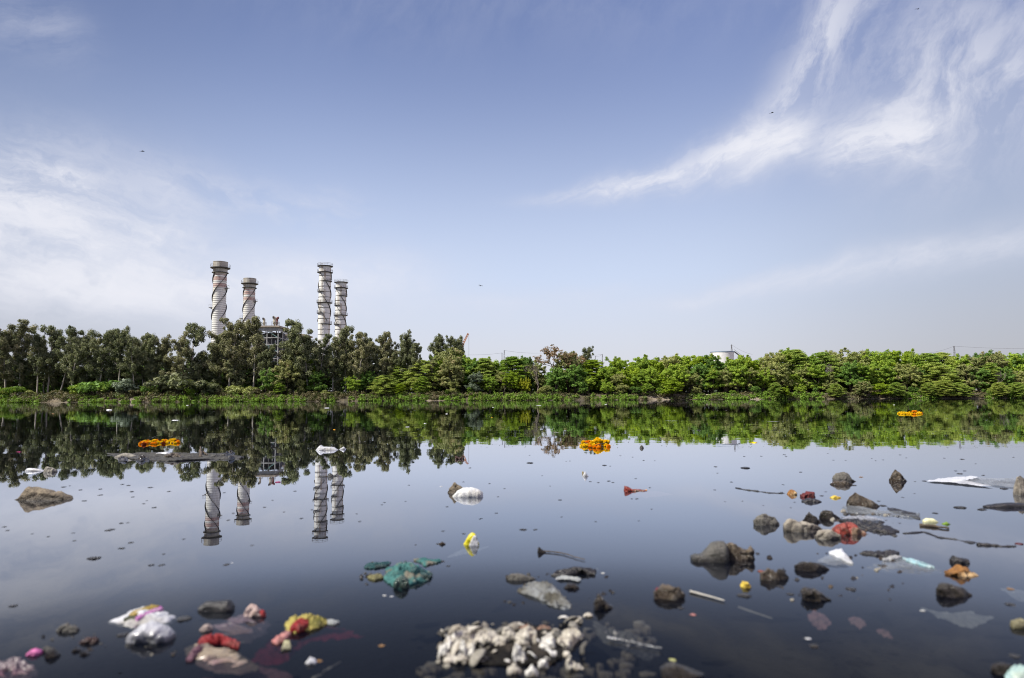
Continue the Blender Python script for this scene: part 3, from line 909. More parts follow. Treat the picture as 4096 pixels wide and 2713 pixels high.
# ------------------------------------------------------------------ power station
STEEL = mat('pale_weathered_steel', (0.86, 0.85, 0.80), (0.74, 0.73, 0.68), 0.35, 0.55, 0.05, c3=(0.72, 0.68, 0.58), stretch=(1, 1, .35))
STEEL2 = mat('rust_streaked_steel', (0.82, 0.81, 0.77), (0.68, 0.66, 0.60), 0.30, 0.55, 0.05, c3=(0.50, 0.34, 0.20), stretch=(1, 1, .16), lo=.45, hi=.7)
RING = mat('dark_steel', (0.10, 0.10, 0.10), (0.055, 0.055, 0.055), 0.6, 0.6, 0.05)
BANDM = mat('grey_band_steel', (0.38, 0.37, 0.35), (0.26, 0.25, 0.23), 0.6, 0.6, 0.05)
CAPM = mat('sooty_cap_steel', (0.56, 0.53, 0.46), (0.40, 0.37, 0.31), 0.5, 0.6, 0.05, c3=(0.34, 0.27, 0.19), stretch=(1, 1, .3))
FIN = mat('black_fin', (0.035, 0.035, 0.035), (0.055, 0.05, 0.045), 0.5, 0.6, 0.05)
RAILM = mat('grey_rail', (0.30, 0.30, 0.29), (0.20, 0.19, 0.17), 0.6, 0.6, 0.05)
RED = mat('faded_red_band', (0.50, 0.31, 0.27), (0.62, 0.52, 0.46), 0.5, 0.7, 0.05, stretch=(1, 1, .4))
RUSTY = mat('rusty_ladder', (0.26, 0.14, 0.06), (0.30, 0.24, 0.16), 0.8, 0.8, 0.05)


def rail_ring(mb, r, z, h, n=26, a0=0.0, a1=2 * PI):
    for q in (0.5, 1.0):
        pts = [(r * math.cos(a0 + (a1 - a0) * k / n), r * math.sin(a0 + (a1 - a0) * k / n), z + h * q) for k in range(n + 1)]
        mb.tube(pts, 0.055, 4)
    for k in range(0, n + 1, 2):
        a = a0 + (a1 - a0) * k / n
        mb.tube([(r * math.cos(a), r * math.sin(a), z), (r * math.cos(a), r * math.sin(a), z + h)], 0.05, 4)


def helix(mb, r0, r1, z0, z1, pitch, a0, sgn, th=0.10):
    n = 90
    vs = []
    for i in range(n + 1):
        z = z1 + (z0 - z1) * i / n
        a = a0 + sgn * 2 * PI * (z1 - z) / pitch
        for r, dz_ in ((r0, -th), (r1, -th), (r1, th), (r0, th)):
            vs.append((r * math.cos(a), r * math.sin(a), z + dz_))
    fs = [(i * 4 + k, i * 4 + (k + 1) % 4, (i + 1) * 4 + (k + 1) % 4, (i + 1) * 4 + k) for i in range(n) for k in range(4)]
    fs += [(3, 2, 1, 0), (n * 4, n * 4 + 1, n * 4 + 2, n * 4 + 3)]
    mb.add(vs, fs)


def ladder(mb, r, z0, z1, a, w=0.32):
    t = Vector((-math.sin(a), math.cos(a), 0)); p = Vector((math.cos(a) * r, math.sin(a) * r, 0))
    for s in (-1, 1):
        mb.tube([p + t * w * s + Vector((0, 0, z0)), p + t * w * s + Vector((0, 0, z1))], 0.07, 4)
    k = z0
    while k < z1:
        mb.tube([p - t * w + Vector((0, 0, k)), p + t * w + Vector((0, 0, k))], 0.05, 4, cap=False); k += 0.75


def chimney_banded(px, top, Y, wpx, label, az0):
    T = at(px, top, Y); H = T.z - 2
    R = wpx * Y / F / 2
    q = R / 3.05                       # the smaller one is the same stack farther off
    e = empty('chimney', (T.x, Y, 2), label, 'chimney', 'power station chimneys')
    mb = MB().lathe([(R * 1.02, 0), (R, H * .3), (R, H - 6.2)], 40)
    mb.lathe([(R, H - 6.2), (R * 1.04, H - 6.2)], 40).build('shaft', STEEL, e, True)
    mb = MB(); z = 1.0
    while z < H - 6.6:
        mb.lathe([(R, z), (R + .10, z), (R + .10, z + .10), (R, z + .10)], 40); z += 1.05 * 1.0
    mb.build('stiffening_rings', BANDM, e)
    mb = MB()
    for zz, hh in ((H - 12.6, 1.9), (H - 9.4, 1.9), (H - 6.9, .6)): mb.lathe([(R + .015, zz), (R + .015, zz + hh)], 40)
    mb.build('red_band', RED, e, True)
    mb = MB().lathe([(R * 1.04, H - 6.2), (R * 1.12, H - 3.4)], 40).lathe([(R * 1.12, H - 3.4), (R * 1.12, H - .25)], 40).lathe([(R * 1.12, H - .25), (R * 1.15, H - .25)], 40).lathe([(R * 1.15, H - .25), (R * 1.15, H)], 40).lathe([(R * 1.15, H), (R * 1.0, H)], 40).lathe([(R * 1.0, H), (R * 1.0, H - 3)], 40)
    mb.build('cap', CAPM, e, True)
    mb = MB().lathe([(R * 1.05, H - 3.7), (R * 1.52, H - 3.1), (R * 1.52, H - 2.9), (R * 1.1, H - 2.9)], 40)
    mb.lathe([(R, H - 5.6), (R * 1.28, H - 5.4), (R * 1.28, H - 5.2), (R * 1.0, H - 5.2)], 40)
    mb.build('platform', RING, e)
    mb = MB(); rail_ring(mb, R * 1.49, H - 2.9, 1.6); mb.build('railing', RAILM, e)
    for s in range(3):
        mb = MB(); helix(mb, R * .98, R * 1.16, H - 28.5, H - 5.6, 27.0, az0 + s * 2 * PI / 3, -1); mb.build('strake', FIN, e)
    for (zz, a) in ((H - 13.0, rad(-8)), (H - 22.5, rad(188))):
        mb = MB(); p = Vector((math.cos(a) * (R + .8), math.sin(a) * (R + .8), zz))
        mb.box(p, (1.7, 1.6, .18), rz=a); mb.box(p - Vector((math.cos(a) * .4, math.sin(a) * .4, .35)), (.8, 1.2, .5), rz=a)
        for s in (-.7, .7):
            for u in (-.7, .7): mb.tube([p + Vector((u, s, 0)), p + Vector((u, s, 1.3))], .05, 4)
        mb.box(p + Vector((0, -.75, 1.3)), (1.6, .08, .08)); mb.box(p + Vector((.75, 0, 1.3)), (.08, 1.5, .08))
        mb.build('side_platform', RAILM, e)
    mb = MB(); ladder(mb, R + .25, 2, H - 5.5, rad(176)); mb.build('ladder', RAILM, e)
    return e


chimney_banded(882.5, 1049, 330, 50, 'tall chimney with black spiral fins and faded red bands, leftmost', rad(-115))
chimney_banded(999.5, 1115, 330 * 50 / 43.5, 43.5, 'shorter-looking chimney with black spiral fins behind the treetops, second from left', rad(-120))


def chimney_decked(px, top, Y, wpx, label, az0):
    T = at(px, top, Y); H = T.z - 2
    R = wpx * Y / F / 2
    e = empty('chimney', (T.x, Y, 2), label, 'chimney', 'power station chimneys')
    MB().lathe([(R * 1.03, 0), (R, H * .5), (R, H - 1.5)], 40).lathe([(R, H - 1.5), (R * .94, H - 1.5)], 40).lathe([(R * .94, H - 1.5), (R * .94, H - 6)], 40).build('shaft', STEEL2, e, True)
    mb = MB(); z = H - 6.4; k = 0
    while z > 2:
        w = .09 if k % 2 else .16
        mb.lathe([(R, z), (R + w, z), (R + w, z + .16), (R, z + .16)], 40); z -= 2.66; k += 1
    mb.build('stiffening_rings', RING, e)
    mb = MB()
    decks = [(H - 1.5, 1.32, 0, 2 * PI), (H - 4.6, 1.32, 0, 2 * PI), (H - 9.1, 1.2, rad(-95), rad(25)), (H - 14.4, 1.2, rad(150), rad(275)), (H - 19.8, 1.32, rad(120), rad(420)),
             (H - 25.0, 1.25, rad(150), rad(270)), (H - 30.4, 1.28, rad(-100), rad(20))]
    for (z, rr, a0, a1) in decks:
        mb = MB(); n = 30; vs = []
        for i in range(n + 1):
            a = a0 + (a1 - a0) * i / n
            for r, dz_ in ((R * .99, -.25), (R * rr, 0), (R * rr, .2), (R * .99, .2)):
                vs.append((r * math.cos(a), r * math.sin(a), z + dz_))
        mb.add(vs, [(i * 4 + q, i * 4 + (q + 1) % 4, (i + 1) * 4 + (q + 1) % 4, (i + 1) * 4 + q) for i in range(n) for q in range(3)])
        mb.build('platform', RING, e)
    for (z, rr, a0, a1) in decks:
        mb = MB(); rail_ring(mb, R * (rr - .02), z + .2, 1.25, 26, a0, a1); mb.build('railing', RAILM, e)
    for s in range(3):
        mb = MB(); helix(mb, R * .98, R * 1.14, H - 29, H - 4.6, 27.0, az0 + s * 2 * PI / 3, 1); mb.build('strake', FIN, e)
    mb = MB()
    for (z0, z1, a) in ((H - 4.5, H - .3, rad(258)), (H - 14.2, H - 8, rad(258)), (H - 25, H - 18.8, rad(245)), (H - 36, H - 29.4, rad(262)), (H - 9.2, H - 3.6, rad(285)), (H - 19.6, H - 13.4, rad(284)), (H - 30.2, H - 24, rad(284))):
        mb = MB(); ladder(mb, R + .35, z0, z1, a); mb.build('ladder', RUSTY, e)


chimney_decked(1301, 1055, 335, 47, 'tall rust-streaked chimney ringed by many decks, third from left', rad(-130))
chimney_decked(1365, 1121, 335 * 47 / 42, 42, 'smaller rust-streaked chimney with decks, rightmost of the four', rad(-140))

WHITE_STEEL = mat('white_steelwork', (0.46, 0.46, 0.44), (0.30, 0.30, 0.28), 0.5, 0.6, 0.05)
TEALST = mat('teal_steelwork', (0.16, 0.30, 0.28), (0.22, 0.34, 0.31), 0.5, 0.6, 0.05)
CLAD = mat('grey_cladding', (0.36, 0.37, 0.38), (0.28, 0.29, 0.30), 0.4, 0.6, 0.05)
ROOFM = mat('tan_roof_edge', (0.40, 0.34, 0.27), (0.30, 0.26, 0.21), 0.4, 0.8, 0.05)
VENTM = mat('buff_vent', (0.50, 0.46, 0.36), (0.36, 0.32, 0.25), 0.8, 0.7, 0.05)
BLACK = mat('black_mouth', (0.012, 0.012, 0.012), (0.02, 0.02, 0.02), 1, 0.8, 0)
PIPE = mat('silver_pipe', (0.55, 0.55, 0.55), (0.42, 0.42, 0.42), 0.7, 0.4, 0.05, metal=.3)
CASING = mat('void_shade_casing', (0.09, 0.09, 0.10), (0.045, 0.045, 0.05), 0.4, 0.8, 0.1)  # dark tone stands in for the shade behind the frame
BRICK = mat('dull_red_plant', (0.26, 0.09, 0.08), (0.16, 0.07, 0.06), 0.6, 0.8, 0.1)


def steel_frame(name, label, x0, x1, roof_y, Y, depth, fascia_px):
    a = at(x0, roof_y, Y); c = at(x1, roof_y, Y)
    X0, X1 = a.x, c.x; H = c.z - 2; px = Y / F
    e = empty(name, ((X0 + X1) / 2, Y, 2), label, 'industrial building')
    ox = (X0 + X1) / 2
    L, R_ = X0 - ox, X1 - ox
    mb = MB().box(((L + R_) / 2, depth / 2, H - .35), (R_ - L + 1.6, depth + 1.6, .7)); mb.build('roof', ROOFM, e)
    fh = fascia_px * px
    mb = MB().box(((L + R_) / 2, 0.2, H - .7 - fh / 2), (R_ - L, .3, fh)); mb.box((R_ - .2, depth / 2, H - .7 - fh / 2), (.3, depth - .5, fh))
    mb.build('fascia', CLAD, e)
    nb = max(2, int((R_ - L) / 5.5)); lv = []
    z = H - .7 - fh - .25
    while z > 3: lv.append(z); z -= 3.1
    col = MB()
    for i in range(nb + 1):
        for y in (0, depth / 2, depth):
            col.box((L + (R_ - L) * i / nb * .985 + .2, y + .35, H / 2 - .6), (.34, .34, H - 1.2))
    col.build('columns', WHITE_STEEL, e)
    bm_ = MB()
    for z in lv:
        for y in (0, depth): bm_.box(((L + R_) / 2, y + .35, z), (R_ - L, .26, .36))
        for i in range(nb + 1): bm_.box((L + (R_ - L) * i / nb * .985 + .2, depth / 2 + .35, z), (.24, depth, .3))
    bm_.build('beams', WHITE_STEEL, e)
    br = MB()
    for k, z in enumerate(lv[:-1]):
        for i in range(nb):
            xa, xb = L + (R_ - L) * i / nb, L + (R_ - L) * (i + 1) / nb
            if (i + k) % 2: br.beam((xa, .3, z), (xb, .3, z - 3.1), .2)
            else: br.beam((xb, depth * .5, z), (xa, depth * .5, z - 3.1), .2)
    br.build('bracing', TEALST, e)
    pp = MB(); r = random.Random(int(x0))
    for k in range(26):
        z = r.uniform(3, H - 3); x = r.uniform(L + .5, R_ - .5); y = r.uniform(1, depth - 1); q = r.uniform(1.5, 4)
        d = r.choice(((q, 0, 0), (0, 0, q), (q, 0, q * .6), (0, q, 0)))
        pp.tube([(x, y, z), (x + d[0] * .5, y + d[1] * .5, z + d[2] * .6), (min(x + d[0], R_), y + d[1], min(z + d[2], H - 2))], r.uniform(.15, .42), 8)
    pp.build('pipework', PIPE, e, True)
    bk = MB().box(((L + R_) / 2, depth * .75, H * .46), ((R_ - L) * .96, depth * .3, H * .90)); bk.build('void_shade_backing', CASING, e)  # dark block added so the frame's open bays look shaded
    bk = MB().box(((L + R_) / 2, depth * .45, H * .2), ((R_ - L) * .7, depth * .25, H * .38)); bk.build('lower_casing', BRICK, e)
    return e, ox, H


def vent(e, px, top, bot, Y, wpx, oy, face, red=False):
    a = at(px, top, Y + oy); c = at(px, bot, Y + oy); r = wpx * (Y + oy) / F / 2
    z0, z1 = c.z - 2, a.z - 2; x = a.x - e.location.x
    h = z1 - z0
    mb = MB().lathe([(r * .45, z0 - .3), (r * .45, z0 + h * .10), (r, z0 + h * .12), (r, z0 + h * .42), (r * .92, z0 + h * .44), (r * .92, z0 + h * .70)], 18, (x, oy, 0))
    mb.tube([(x, oy, z0 + h * .66), (x, oy, z1 - r * 1.1), (x + face[0] * r * .5, oy + face[1] * r * .5, z1 - r * .55), (x + face[0] * r * 1.1, oy + face[1] * r * 1.1, z1 - r * .5)], r * .9, 16)
    mb.build('vent_stack', VENTM if not red else BRICK, e, True)
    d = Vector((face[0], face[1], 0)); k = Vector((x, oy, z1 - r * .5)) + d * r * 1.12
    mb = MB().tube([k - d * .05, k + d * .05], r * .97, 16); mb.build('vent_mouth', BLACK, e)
    mb = MB()
    for sx in (-1.5, 1.5):
        for sy in (-1.2, 1.2): mb.tube([(x + sx * r, oy + sy * r, z0 - .3), (x + sx * r, oy + sy * r, z0 + h * .42)], .08, 4)
    for zz in (.25, .42):
        mb.box((x, oy - 1.2 * r, z0 + h * zz), (3 * r, .1, .1)); mb.box((x, oy + 1.2 * r, z0 + h * zz), (3 * r, .1, .1))
    mb.build('vent_railing', RAILM, e)


e1, _, _ = steel_frame('boiler_house', 'open steel-framed boiler house with flat roof between the chimney pairs', 1022, 1112, 1303, 300, 12, 11)
vent(e1, 1099, 1267, 1302, 300, 12, 4, (-.75, -.66)); vent(e1, 1108, 1269, 1302, 300, 11, 8, (.75, .66), True); vent(e1, 1057, 1273, 1302, 300, 10, 5, (-.6, -.8))
e2, _, _ = steel_frame('boiler_house', 'lower steel-framed boiler house with tan roof, right of the taller one', 1122, 1212, 1337, 316, 12, 11)
vent(e2, 1153, 1312, 1338, 316, 8.5, 5, (-.6, -.8))

# crane, pylons, wires, tank
ORANGE = mat('orange_crane_paint', (0.62, 0.27, 0.10), (0.50, 0.22, 0.10), 0.5, 0.6, 0.0)
GALV = mat('galvanised_steel', (0.22, 0.22, 0.24), (0.16, 0.16, 0.17), 0.5, 0.6, 0.0)
Yc = 420.0
tip = at(1873, 1334, Yc); low_ = at(1838, 1405, Yc)
foot = low_ + (low_ - tip) * ((low_.z - 3.5) / (tip.z - low_.z)); 
e = empty('crane', (foot.x, Yc, 2), 'orange lattice crane boom rising over the last eucalyptus trees', 'crane')
mb = MB(); A = foot - e.location; B = tip - e.location; d = (B - A).normalized(); s1 = Vector((0, 1, 0)) * 1.0; s2 = d.cross(s1).normalized() * 1.0
cr = [(s1 + s2) * .8, (s1 - s2) * .8, (-s1 - s2) * .8, (-s1 + s2) * .8]
for c in cr: mb.beam(A + c, B + c * .45, .3)
N = 26
for i in range(N):
    p, q = A.lerp(B, i / N), A.lerp(B, (i + 1) / N); t0 = 1 - .55 * i / N; t1 = 1 - .55 * (i + 1) / N
    for k in range(4): mb.beam(p + cr[k] * t0, q + cr[(k + 1) % 4] * t1, .17)
mb.build('boom', ORANGE, e)
mb = MB().tube([B, B + Vector((.4, 0, -1)), (B.x + .4, B.y, 4)], .09, 4); mb.build('hoist_cable', GALV, e)
mb = MB().box((A.x - 2, 0, 2.2), (6, 3, 2.4)); mb.box((A.x - 2, 0, .6), (7, 4.4, 1.1)); mb.build('body', ORANGE, e)
mb = MB().box((A.x + .6, -2.2, 2.4), (1.8, 1.4, 2)); mb.build('cab', CLAD, e)
mb = MB().box((A.x - 2, 1.9, .5), (7.6, .9, 1)); mb.box((A.x - 2, -1.9, .5), (7.6, .9, 1)); mb.build('crawler_tracks', RING, e)


def pylon(px, top, Y, wpx, label):
    T = at(px, top, Y); H = T.z - 2; w = wpx * Y / F
    e = empty('pylon', (T.x, Y, 2), label, 'pylon', 'lattice power pylons')
    mb = MB(); th = max(.14, 0.42 * Y / F)
    hb = w * .5 * max(H / 22, 1.0)
    for sx in (-1, 1):
        for sy in (-1, 1): mb.beam((sx * hb, sy * hb, 0), (sx * w * .10, sy * w * .10, H), th)
    n = 7
    for i in range(n):
        f0, f1 = (i / n) ** .8, ((i + 1) / n) ** .8
        r0 = hb + (w * .10 - hb) * f0; r1 = hb + (w * .10 - hb) * f1
        for sy in (-1, 1):
            mb.beam((-r0, sy * r0, H * f0), (r1, sy * r1, H * f1), th * .6); mb.beam((r0, sy * r0, H * f0), (-r1, sy * r1, H * f1), th * .6)
    mb.build('lattice_mast', GALV, e)
    mb = MB()
    for f in (.98, .90): mb.beam((-w * .42, 0, H * f), (w * .42, 0, H * f), th * .8)
    mb.build('cross_arm', GALV, e)
    return e


pylon(2017, 1401, 520, 9, 'taller of two lattice pylons right of the orange crane')
pylon(2008, 1411, 600, 6, 'smaller lattice pylon just left of the taller one')
pylon(2409, 1416, 560, 7, 'small lattice pylon right of the lone small eucalyptus')
pylon(2381, 1424, 640, 5, 'tiny lattice pylon nearest the lone small eucalyptus')
pylon(2926, 1378, 520, 11, 'lattice pylon behind the white tank')
pylon(3816, 1384, 520, 11, 'lattice pylon above the trees at the far right')


def wire(a, c, Y0, Y1, sag, label):
    p, q = at(*a, Y0), at(*c, Y1)
    pts = []
    for i in range(25):
        t = i / 24; v = p.lerp(q, t); v.z -= sag * 4 * t * (1 - t); pts.append(v)
    mb = MB().tube(pts, 0.07, 4, cap=False)
    tag(mb.build('power_line', GALV), label, 'power line', 'power lines')


wire((1870, 1420), (2008, 1412), 560, 600, .6, 'power line sagging from the crane side to the smaller pylon')
wire((2017, 1402), (2180, 1412), 520, 520, .9, 'power line leaving the taller pylon toward the rusty crown')
wire((2350, 1421), (2409, 1417), 640, 560, .6, 'power line ending at the small pylon right of the lone eucalyptus')
wire((2409, 1417), (2381, 1425), 560, 640, 1.0, 'short power line between the small and the tiny pylon')
wire((2928, 1380), (3010, 1418), 520, 470, 1.0, 'power line sloping down right from the pylon behind the tank')
wire((3816, 1385), (4200, 1393), 520, 560, 1.0, 'power line running off to the right from the last pylon')
wire((3660, 1416), (3816, 1385), 480, 520, 1.5, 'power line rising from the trees to the last pylon')

Yt = 380.0
a = at(2843, 1409, Yt); c = at(2933, 1407, Yt); R = (c.x - a.x) / 2
e = empty('storage_tank', ((a.x + c.x) / 2, Yt, 2), 'large round white storage tank showing above the trees on the right', 'tank')
H = (a.z + c.z) / 2 - 2
TANK = mat('white_tank_paint', (0.80, 0.79, 0.77), (0.74, 0.73, 0.71), 0.2, 0.5, 0.02)
MB().lathe([(R, 0), (R, H)], 64).build('shell', TANK, e, True)
MB().lathe([(R * .995, H), (R * .66, H + .15), (R * .3, H + .25), (0.02, H + .3)], 64).build('roof', TANK, e, True)
MB().lathe([(R, H - .35), (R + .18, H - .35), (R + .18, H + .12), (R - .1, H + .12)], 64).build('rim', mat('blue_grey_rim', (.28, .36, .46), (.22, .28, .36), .5, .6, 0), e)
mb = MB().beam((R * .93, -.36 * R - .6, H), (R * .93 + 6.0, -.36 * R - .6, H - 4.6), .9, .5)
mb.beam((R * .93, -.36 * R - .6, H + 1.1), (R * .93 + 6.0, -.36 * R - .6, H - 3.5), .12); mb.build('stairway', RING, e)

# birds
BIRD = mat('dark_feathers', (.02, .02, .022), (.035, .03, .03), 3, .8, 0)
for px, py, Y, s, rz, look in [(570, 606, 90, .45, .5, 'black bird gliding in the blue sky at the left'), (3088, 452, 95, .42, -.4, 'dark bird beside the bright cirrus knot on the right'),
                               (1922, 1144, 140, .6, .9, 'bird soaring low above the trees right of the chimneys'),                                (3670, 37, 120, .5, .3, 'dark bird high at the top right edge'),                               ]:
    p = at(px, py, Y)
    mb = MB().tube([(-.55 * s, 0, 0), (-.3 * s, 0, .02), (.1 * s, 0, .05 * s), (.42 * s, 0, .04 * s), (.58 * s, 0, .02 * s)], [.02 * s, .09 * s, .14 * s, .09 * s, .02 * s], 8)
    for sg in (-1, 1):
        mb.add([(.22 * s, sg * .08 * s, .08 * s), (-.16 * s, sg * .08 * s, .08 * s), (-.12 * s, sg * .6 * s, .26 * s), (.2 * s, sg * .55 * s, .27 * s), (-.12 * s, sg * 1.15 * s, .12 * s), (.02 * s, sg * 1.1 * s, .13 * s),
                (.22 * s, sg * .08 * s, .05 * s), (-.16 * s, sg * .08 * s, .05 * s), (-.12 * s, sg * .6 * s, .23 * s), (.2 * s, sg * .55 * s, .24 * s), (-.12 * s, sg * 1.15 * s, .10 * s), (.02 * s, sg * 1.1 * s, .11 * s)],
               [(0, 1, 2, 3), (3, 2, 4, 5), (9, 8, 7, 6), (11, 10, 8, 9), (0, 3, 9, 6), (3, 5, 11, 9), (1, 7, 8, 2), (2, 8, 10, 4), (4, 10, 11, 5)])
    mb.add([(-.5 * s, -.04 * s, .02), (-.5 * s, .04 * s, .02), (-.95 * s, .16 * s, .03), (-.95 * s, -.16 * s, .03), (-.5 * s, -.04 * s, 0), (-.5 * s, .04 * s, 0), (-.95 * s, .16 * s, .01), (-.95 * s, -.16 * s, .01)],
           [(0, 1, 2, 3), (7, 6, 5, 4), (3, 2, 6, 7), (0, 3, 7, 4), (2, 1, 5, 6)])
    o = mb.build('bird', BIRD, loc=p); o.rotation_euler = (rad(18), rad(-8), rz)
    tag(o, look, 'bird', 'birds in the sky')
# ------------------------------------------------------------------ things floating in and standing out of the water
CROP = {'W1': (0, 1600, 1024 / 2294), 'W2': (1024, 1600, 1024 / 2294), 'W3': (2048, 1600, 1024 / 2294), 'W4': (3072, 1600, 1024 / 2294),
        'B1': (0, 2100, 1024 / 2368), 'B2': (1024, 2100, 1024 / 2368), 'B3': (2048, 2100, 1024 / 2368), 'B4': (3072, 2100, 1024 / 2368),
        'C5': (1650, 2350, 1100 / 2368)}


def cp(k, p):
    x, y, s = CROP[k]
    return (x + p[0] * s, y + p[1] * s)


_mat = mat


def mat(name, c1, c2=None, *a, c3=None, **k):        # litter here is grimy: everything a shade darker than clean
    g = 1.0 if 'marigold' in name or 'shell' in name else .82 if 'white' in name or 'petal' in name or 'yellow' in name else .70
    if any(w in name for w in ('bag', 'plastic', 'film', 'packet', 'cloth', 'knot', 'rag')) and 'sunken' not in name:
        if c3 is None: c3 = tuple(.45 * v + .4 * m_ for v, m_ in zip(c1, (.10, .085, .06)))
        if 'cloth' not in name and 'rag' not in name: k.setdefault('crinkle', 55.0)
    q = lambda c: None if c is None else tuple(v * g for v in c)
    return _mat(name, q(c1), q(c2), *a, c3=q(c3), **k)


ROCK_TAN = mat('tan_rock', (.36, .29, .20), (.22, .175, .12), 22, .85, .7, wet=True, c3=(.15, .12, .085))
ROCK_GREY = mat('grey_rock', (.27, .25, .215), (.13, .12, .10), 40, .8, .7, wet=True, c3=(.10, .09, .08))
ROCK_DARK = mat('dark_wet_rock', (.085, .068, .048), (.030, .026, .020), 45, .27, .9, wet=True, c3=(.15, .12, .085), spec=.6)
ROCK_BROWN = mat('brown_rock', (.19, .14, .088), (.060, .046, .033), 40, .42, .9, wet=True, c3=(.26, .21, .15), spec=.5)
ROCK_PALE = mat('pale_rock', (.48, .43, .35), (.27, .23, .18), 40, .8, .6, wet=True, c3=(.09, .075, .06))
BLACK_WET = mat('black_wet_scum', (.020, .019, .019), (.042, .036, .033), 60, .35, .6, spec=.6)
SCUM = mat('grey_scum', (.10, .095, .085), (.045, .042, .038), 50, .6, .6)
WHITE_P = mat('white_plastic', (.70, .70, .71), (.55, .55, .57), 14, .3, .12, c3=(.38, .36, .32))
FOAM = mat('white_foam', (.82, .82, .80), (.70, .70, .69), 60, .8, .6, c3=(.62, .60, .55))
SACK = mat('pale_sacking', (.42, .39, .33), (.30, .275, .22), 60, .8, .6)
TEAL = mat('teal_cloth', (.065, .25, .23), (.025, .12, .115), 45, .6, .7, c3=(.26, .22, .16), spec=.4)
TEAL_D = mat('dark_teal_cloth', (.012, .085, .085), (.008, .04, .045), 50, .4, .5)
YELLOW = mat('yellow_plastic', (.78, .68, .02), (.66, .56, .02), 40, .4, .3)
YCLOTH = mat('yellow_cloth', (.50, .42, .11), (.34, .28, .065), 60, .75, .6, c3=(.22, .20, .04))
REDC = mat('red_cloth', (.42, .013, .018), (.25, .01, .015), 60, .6, .5)
REDP = mat('red_printed_wrapper', (.46, .07, .045), (.14, .05, .035), 45, .35, .5, c3=(.34, .25, .16))
PINKC = mat('pink_cloth', (.66, .25, .23), (.55, .30, .27), 60, .7, .5)
CREAM = mat('cream_plastic_bag', (.50, .41, .30), (.35, .28, .21), 9, .3, .15, alpha=.85, c3=(.36, .24, .23))
MAUVE = mat('mauve_translucent_film', (.25, .19, .22), (.15, .13, .16), 9, .22, .15, alpha=.62)
MAUVE_S = mat('sunken_mauve_film', (.40, .20, .24), (.30, .18, .18), 10, .6, .4, alpha=.6)
PINK_F = mat('sunken_pink_film', (.60, .36, .34), (.50, .33, .30), 14, .5, .5, alpha=.75)
CLEAR_F = mat('clear_plastic_film', (.50, .53, .56), (.36, .39, .42), 9, .15, .12, alpha=.33)
PALE_F = mat('sunken_pale_film', (.55, .57, .56), (.42, .44, .44), 12, .5, .5, alpha=.85)
WHITE_F = mat('white_film', (.82, .83, .86), (.70, .72, .76), 7, .25, .12, alpha=.92)
BLUE_Z = mat('pale_blue_plastic', (.38, .66, .72), (.55, .66, .68), 60, .35, .4)
CYAN = mat('cyan_plastic_bag', (.40, .64, .66), (.66, .68, .50), 10, .3, .15)
PURPLE = mat('purple_print', (.46, .13, .42), (.52, .30, .44), 40, .5, .2)
OCHRE = mat('ochre_print', (.46, .31, .05), (.36, .26, .06), 40, .5, .2)
INK = mat('black_print', (.04, .045, .02), (.09, .10, .03), 60, .5, .2)
ORANGE_P = mat('orange_petals', (.36, .16, .035), (.13, .06, .02), 50, .6, .6, c3=(.68, .48, .25))
YPETAL = mat('yellow_petals', (.74, .56, .08), (.58, .36, .04), 60, .6, .5)
CPETAL = mat('cream_petal', (.86, .83, .52), (.80, .78, .42), 40, .5, .1)
LEAFG = mat('fresh_leaf', (.22, .36, .03), (.16, .27, .03), 50, .5, .3)
MAGENTA = mat('magenta_petal', (.42, .015, .13), (.33, .01, .10), 60, .5, .2)
PINK = mat('pink_petal', (.72, .18, .44), (.60, .16, .36), 60, .6, .3)
WOOD = mat('wet_stick', (.16, .115, .075), (.08, .06, .04), 40, .7, .6, stretch=(1, 1, 1))
STRAW = mat('pale_straw', (.62, .60, .54), (.46, .43, .38), 40, .5, .3)
SHELL = mat('bleached_shell', (.56, .52, .44), (.32, .28, .22), 40, .35, .5, c3=(.16, .13, .10))
SHELL_W = mat('white_shell', (.72, .70, .65), (.44, .41, .35), 45, .3, .4, c3=(.24, .20, .15))


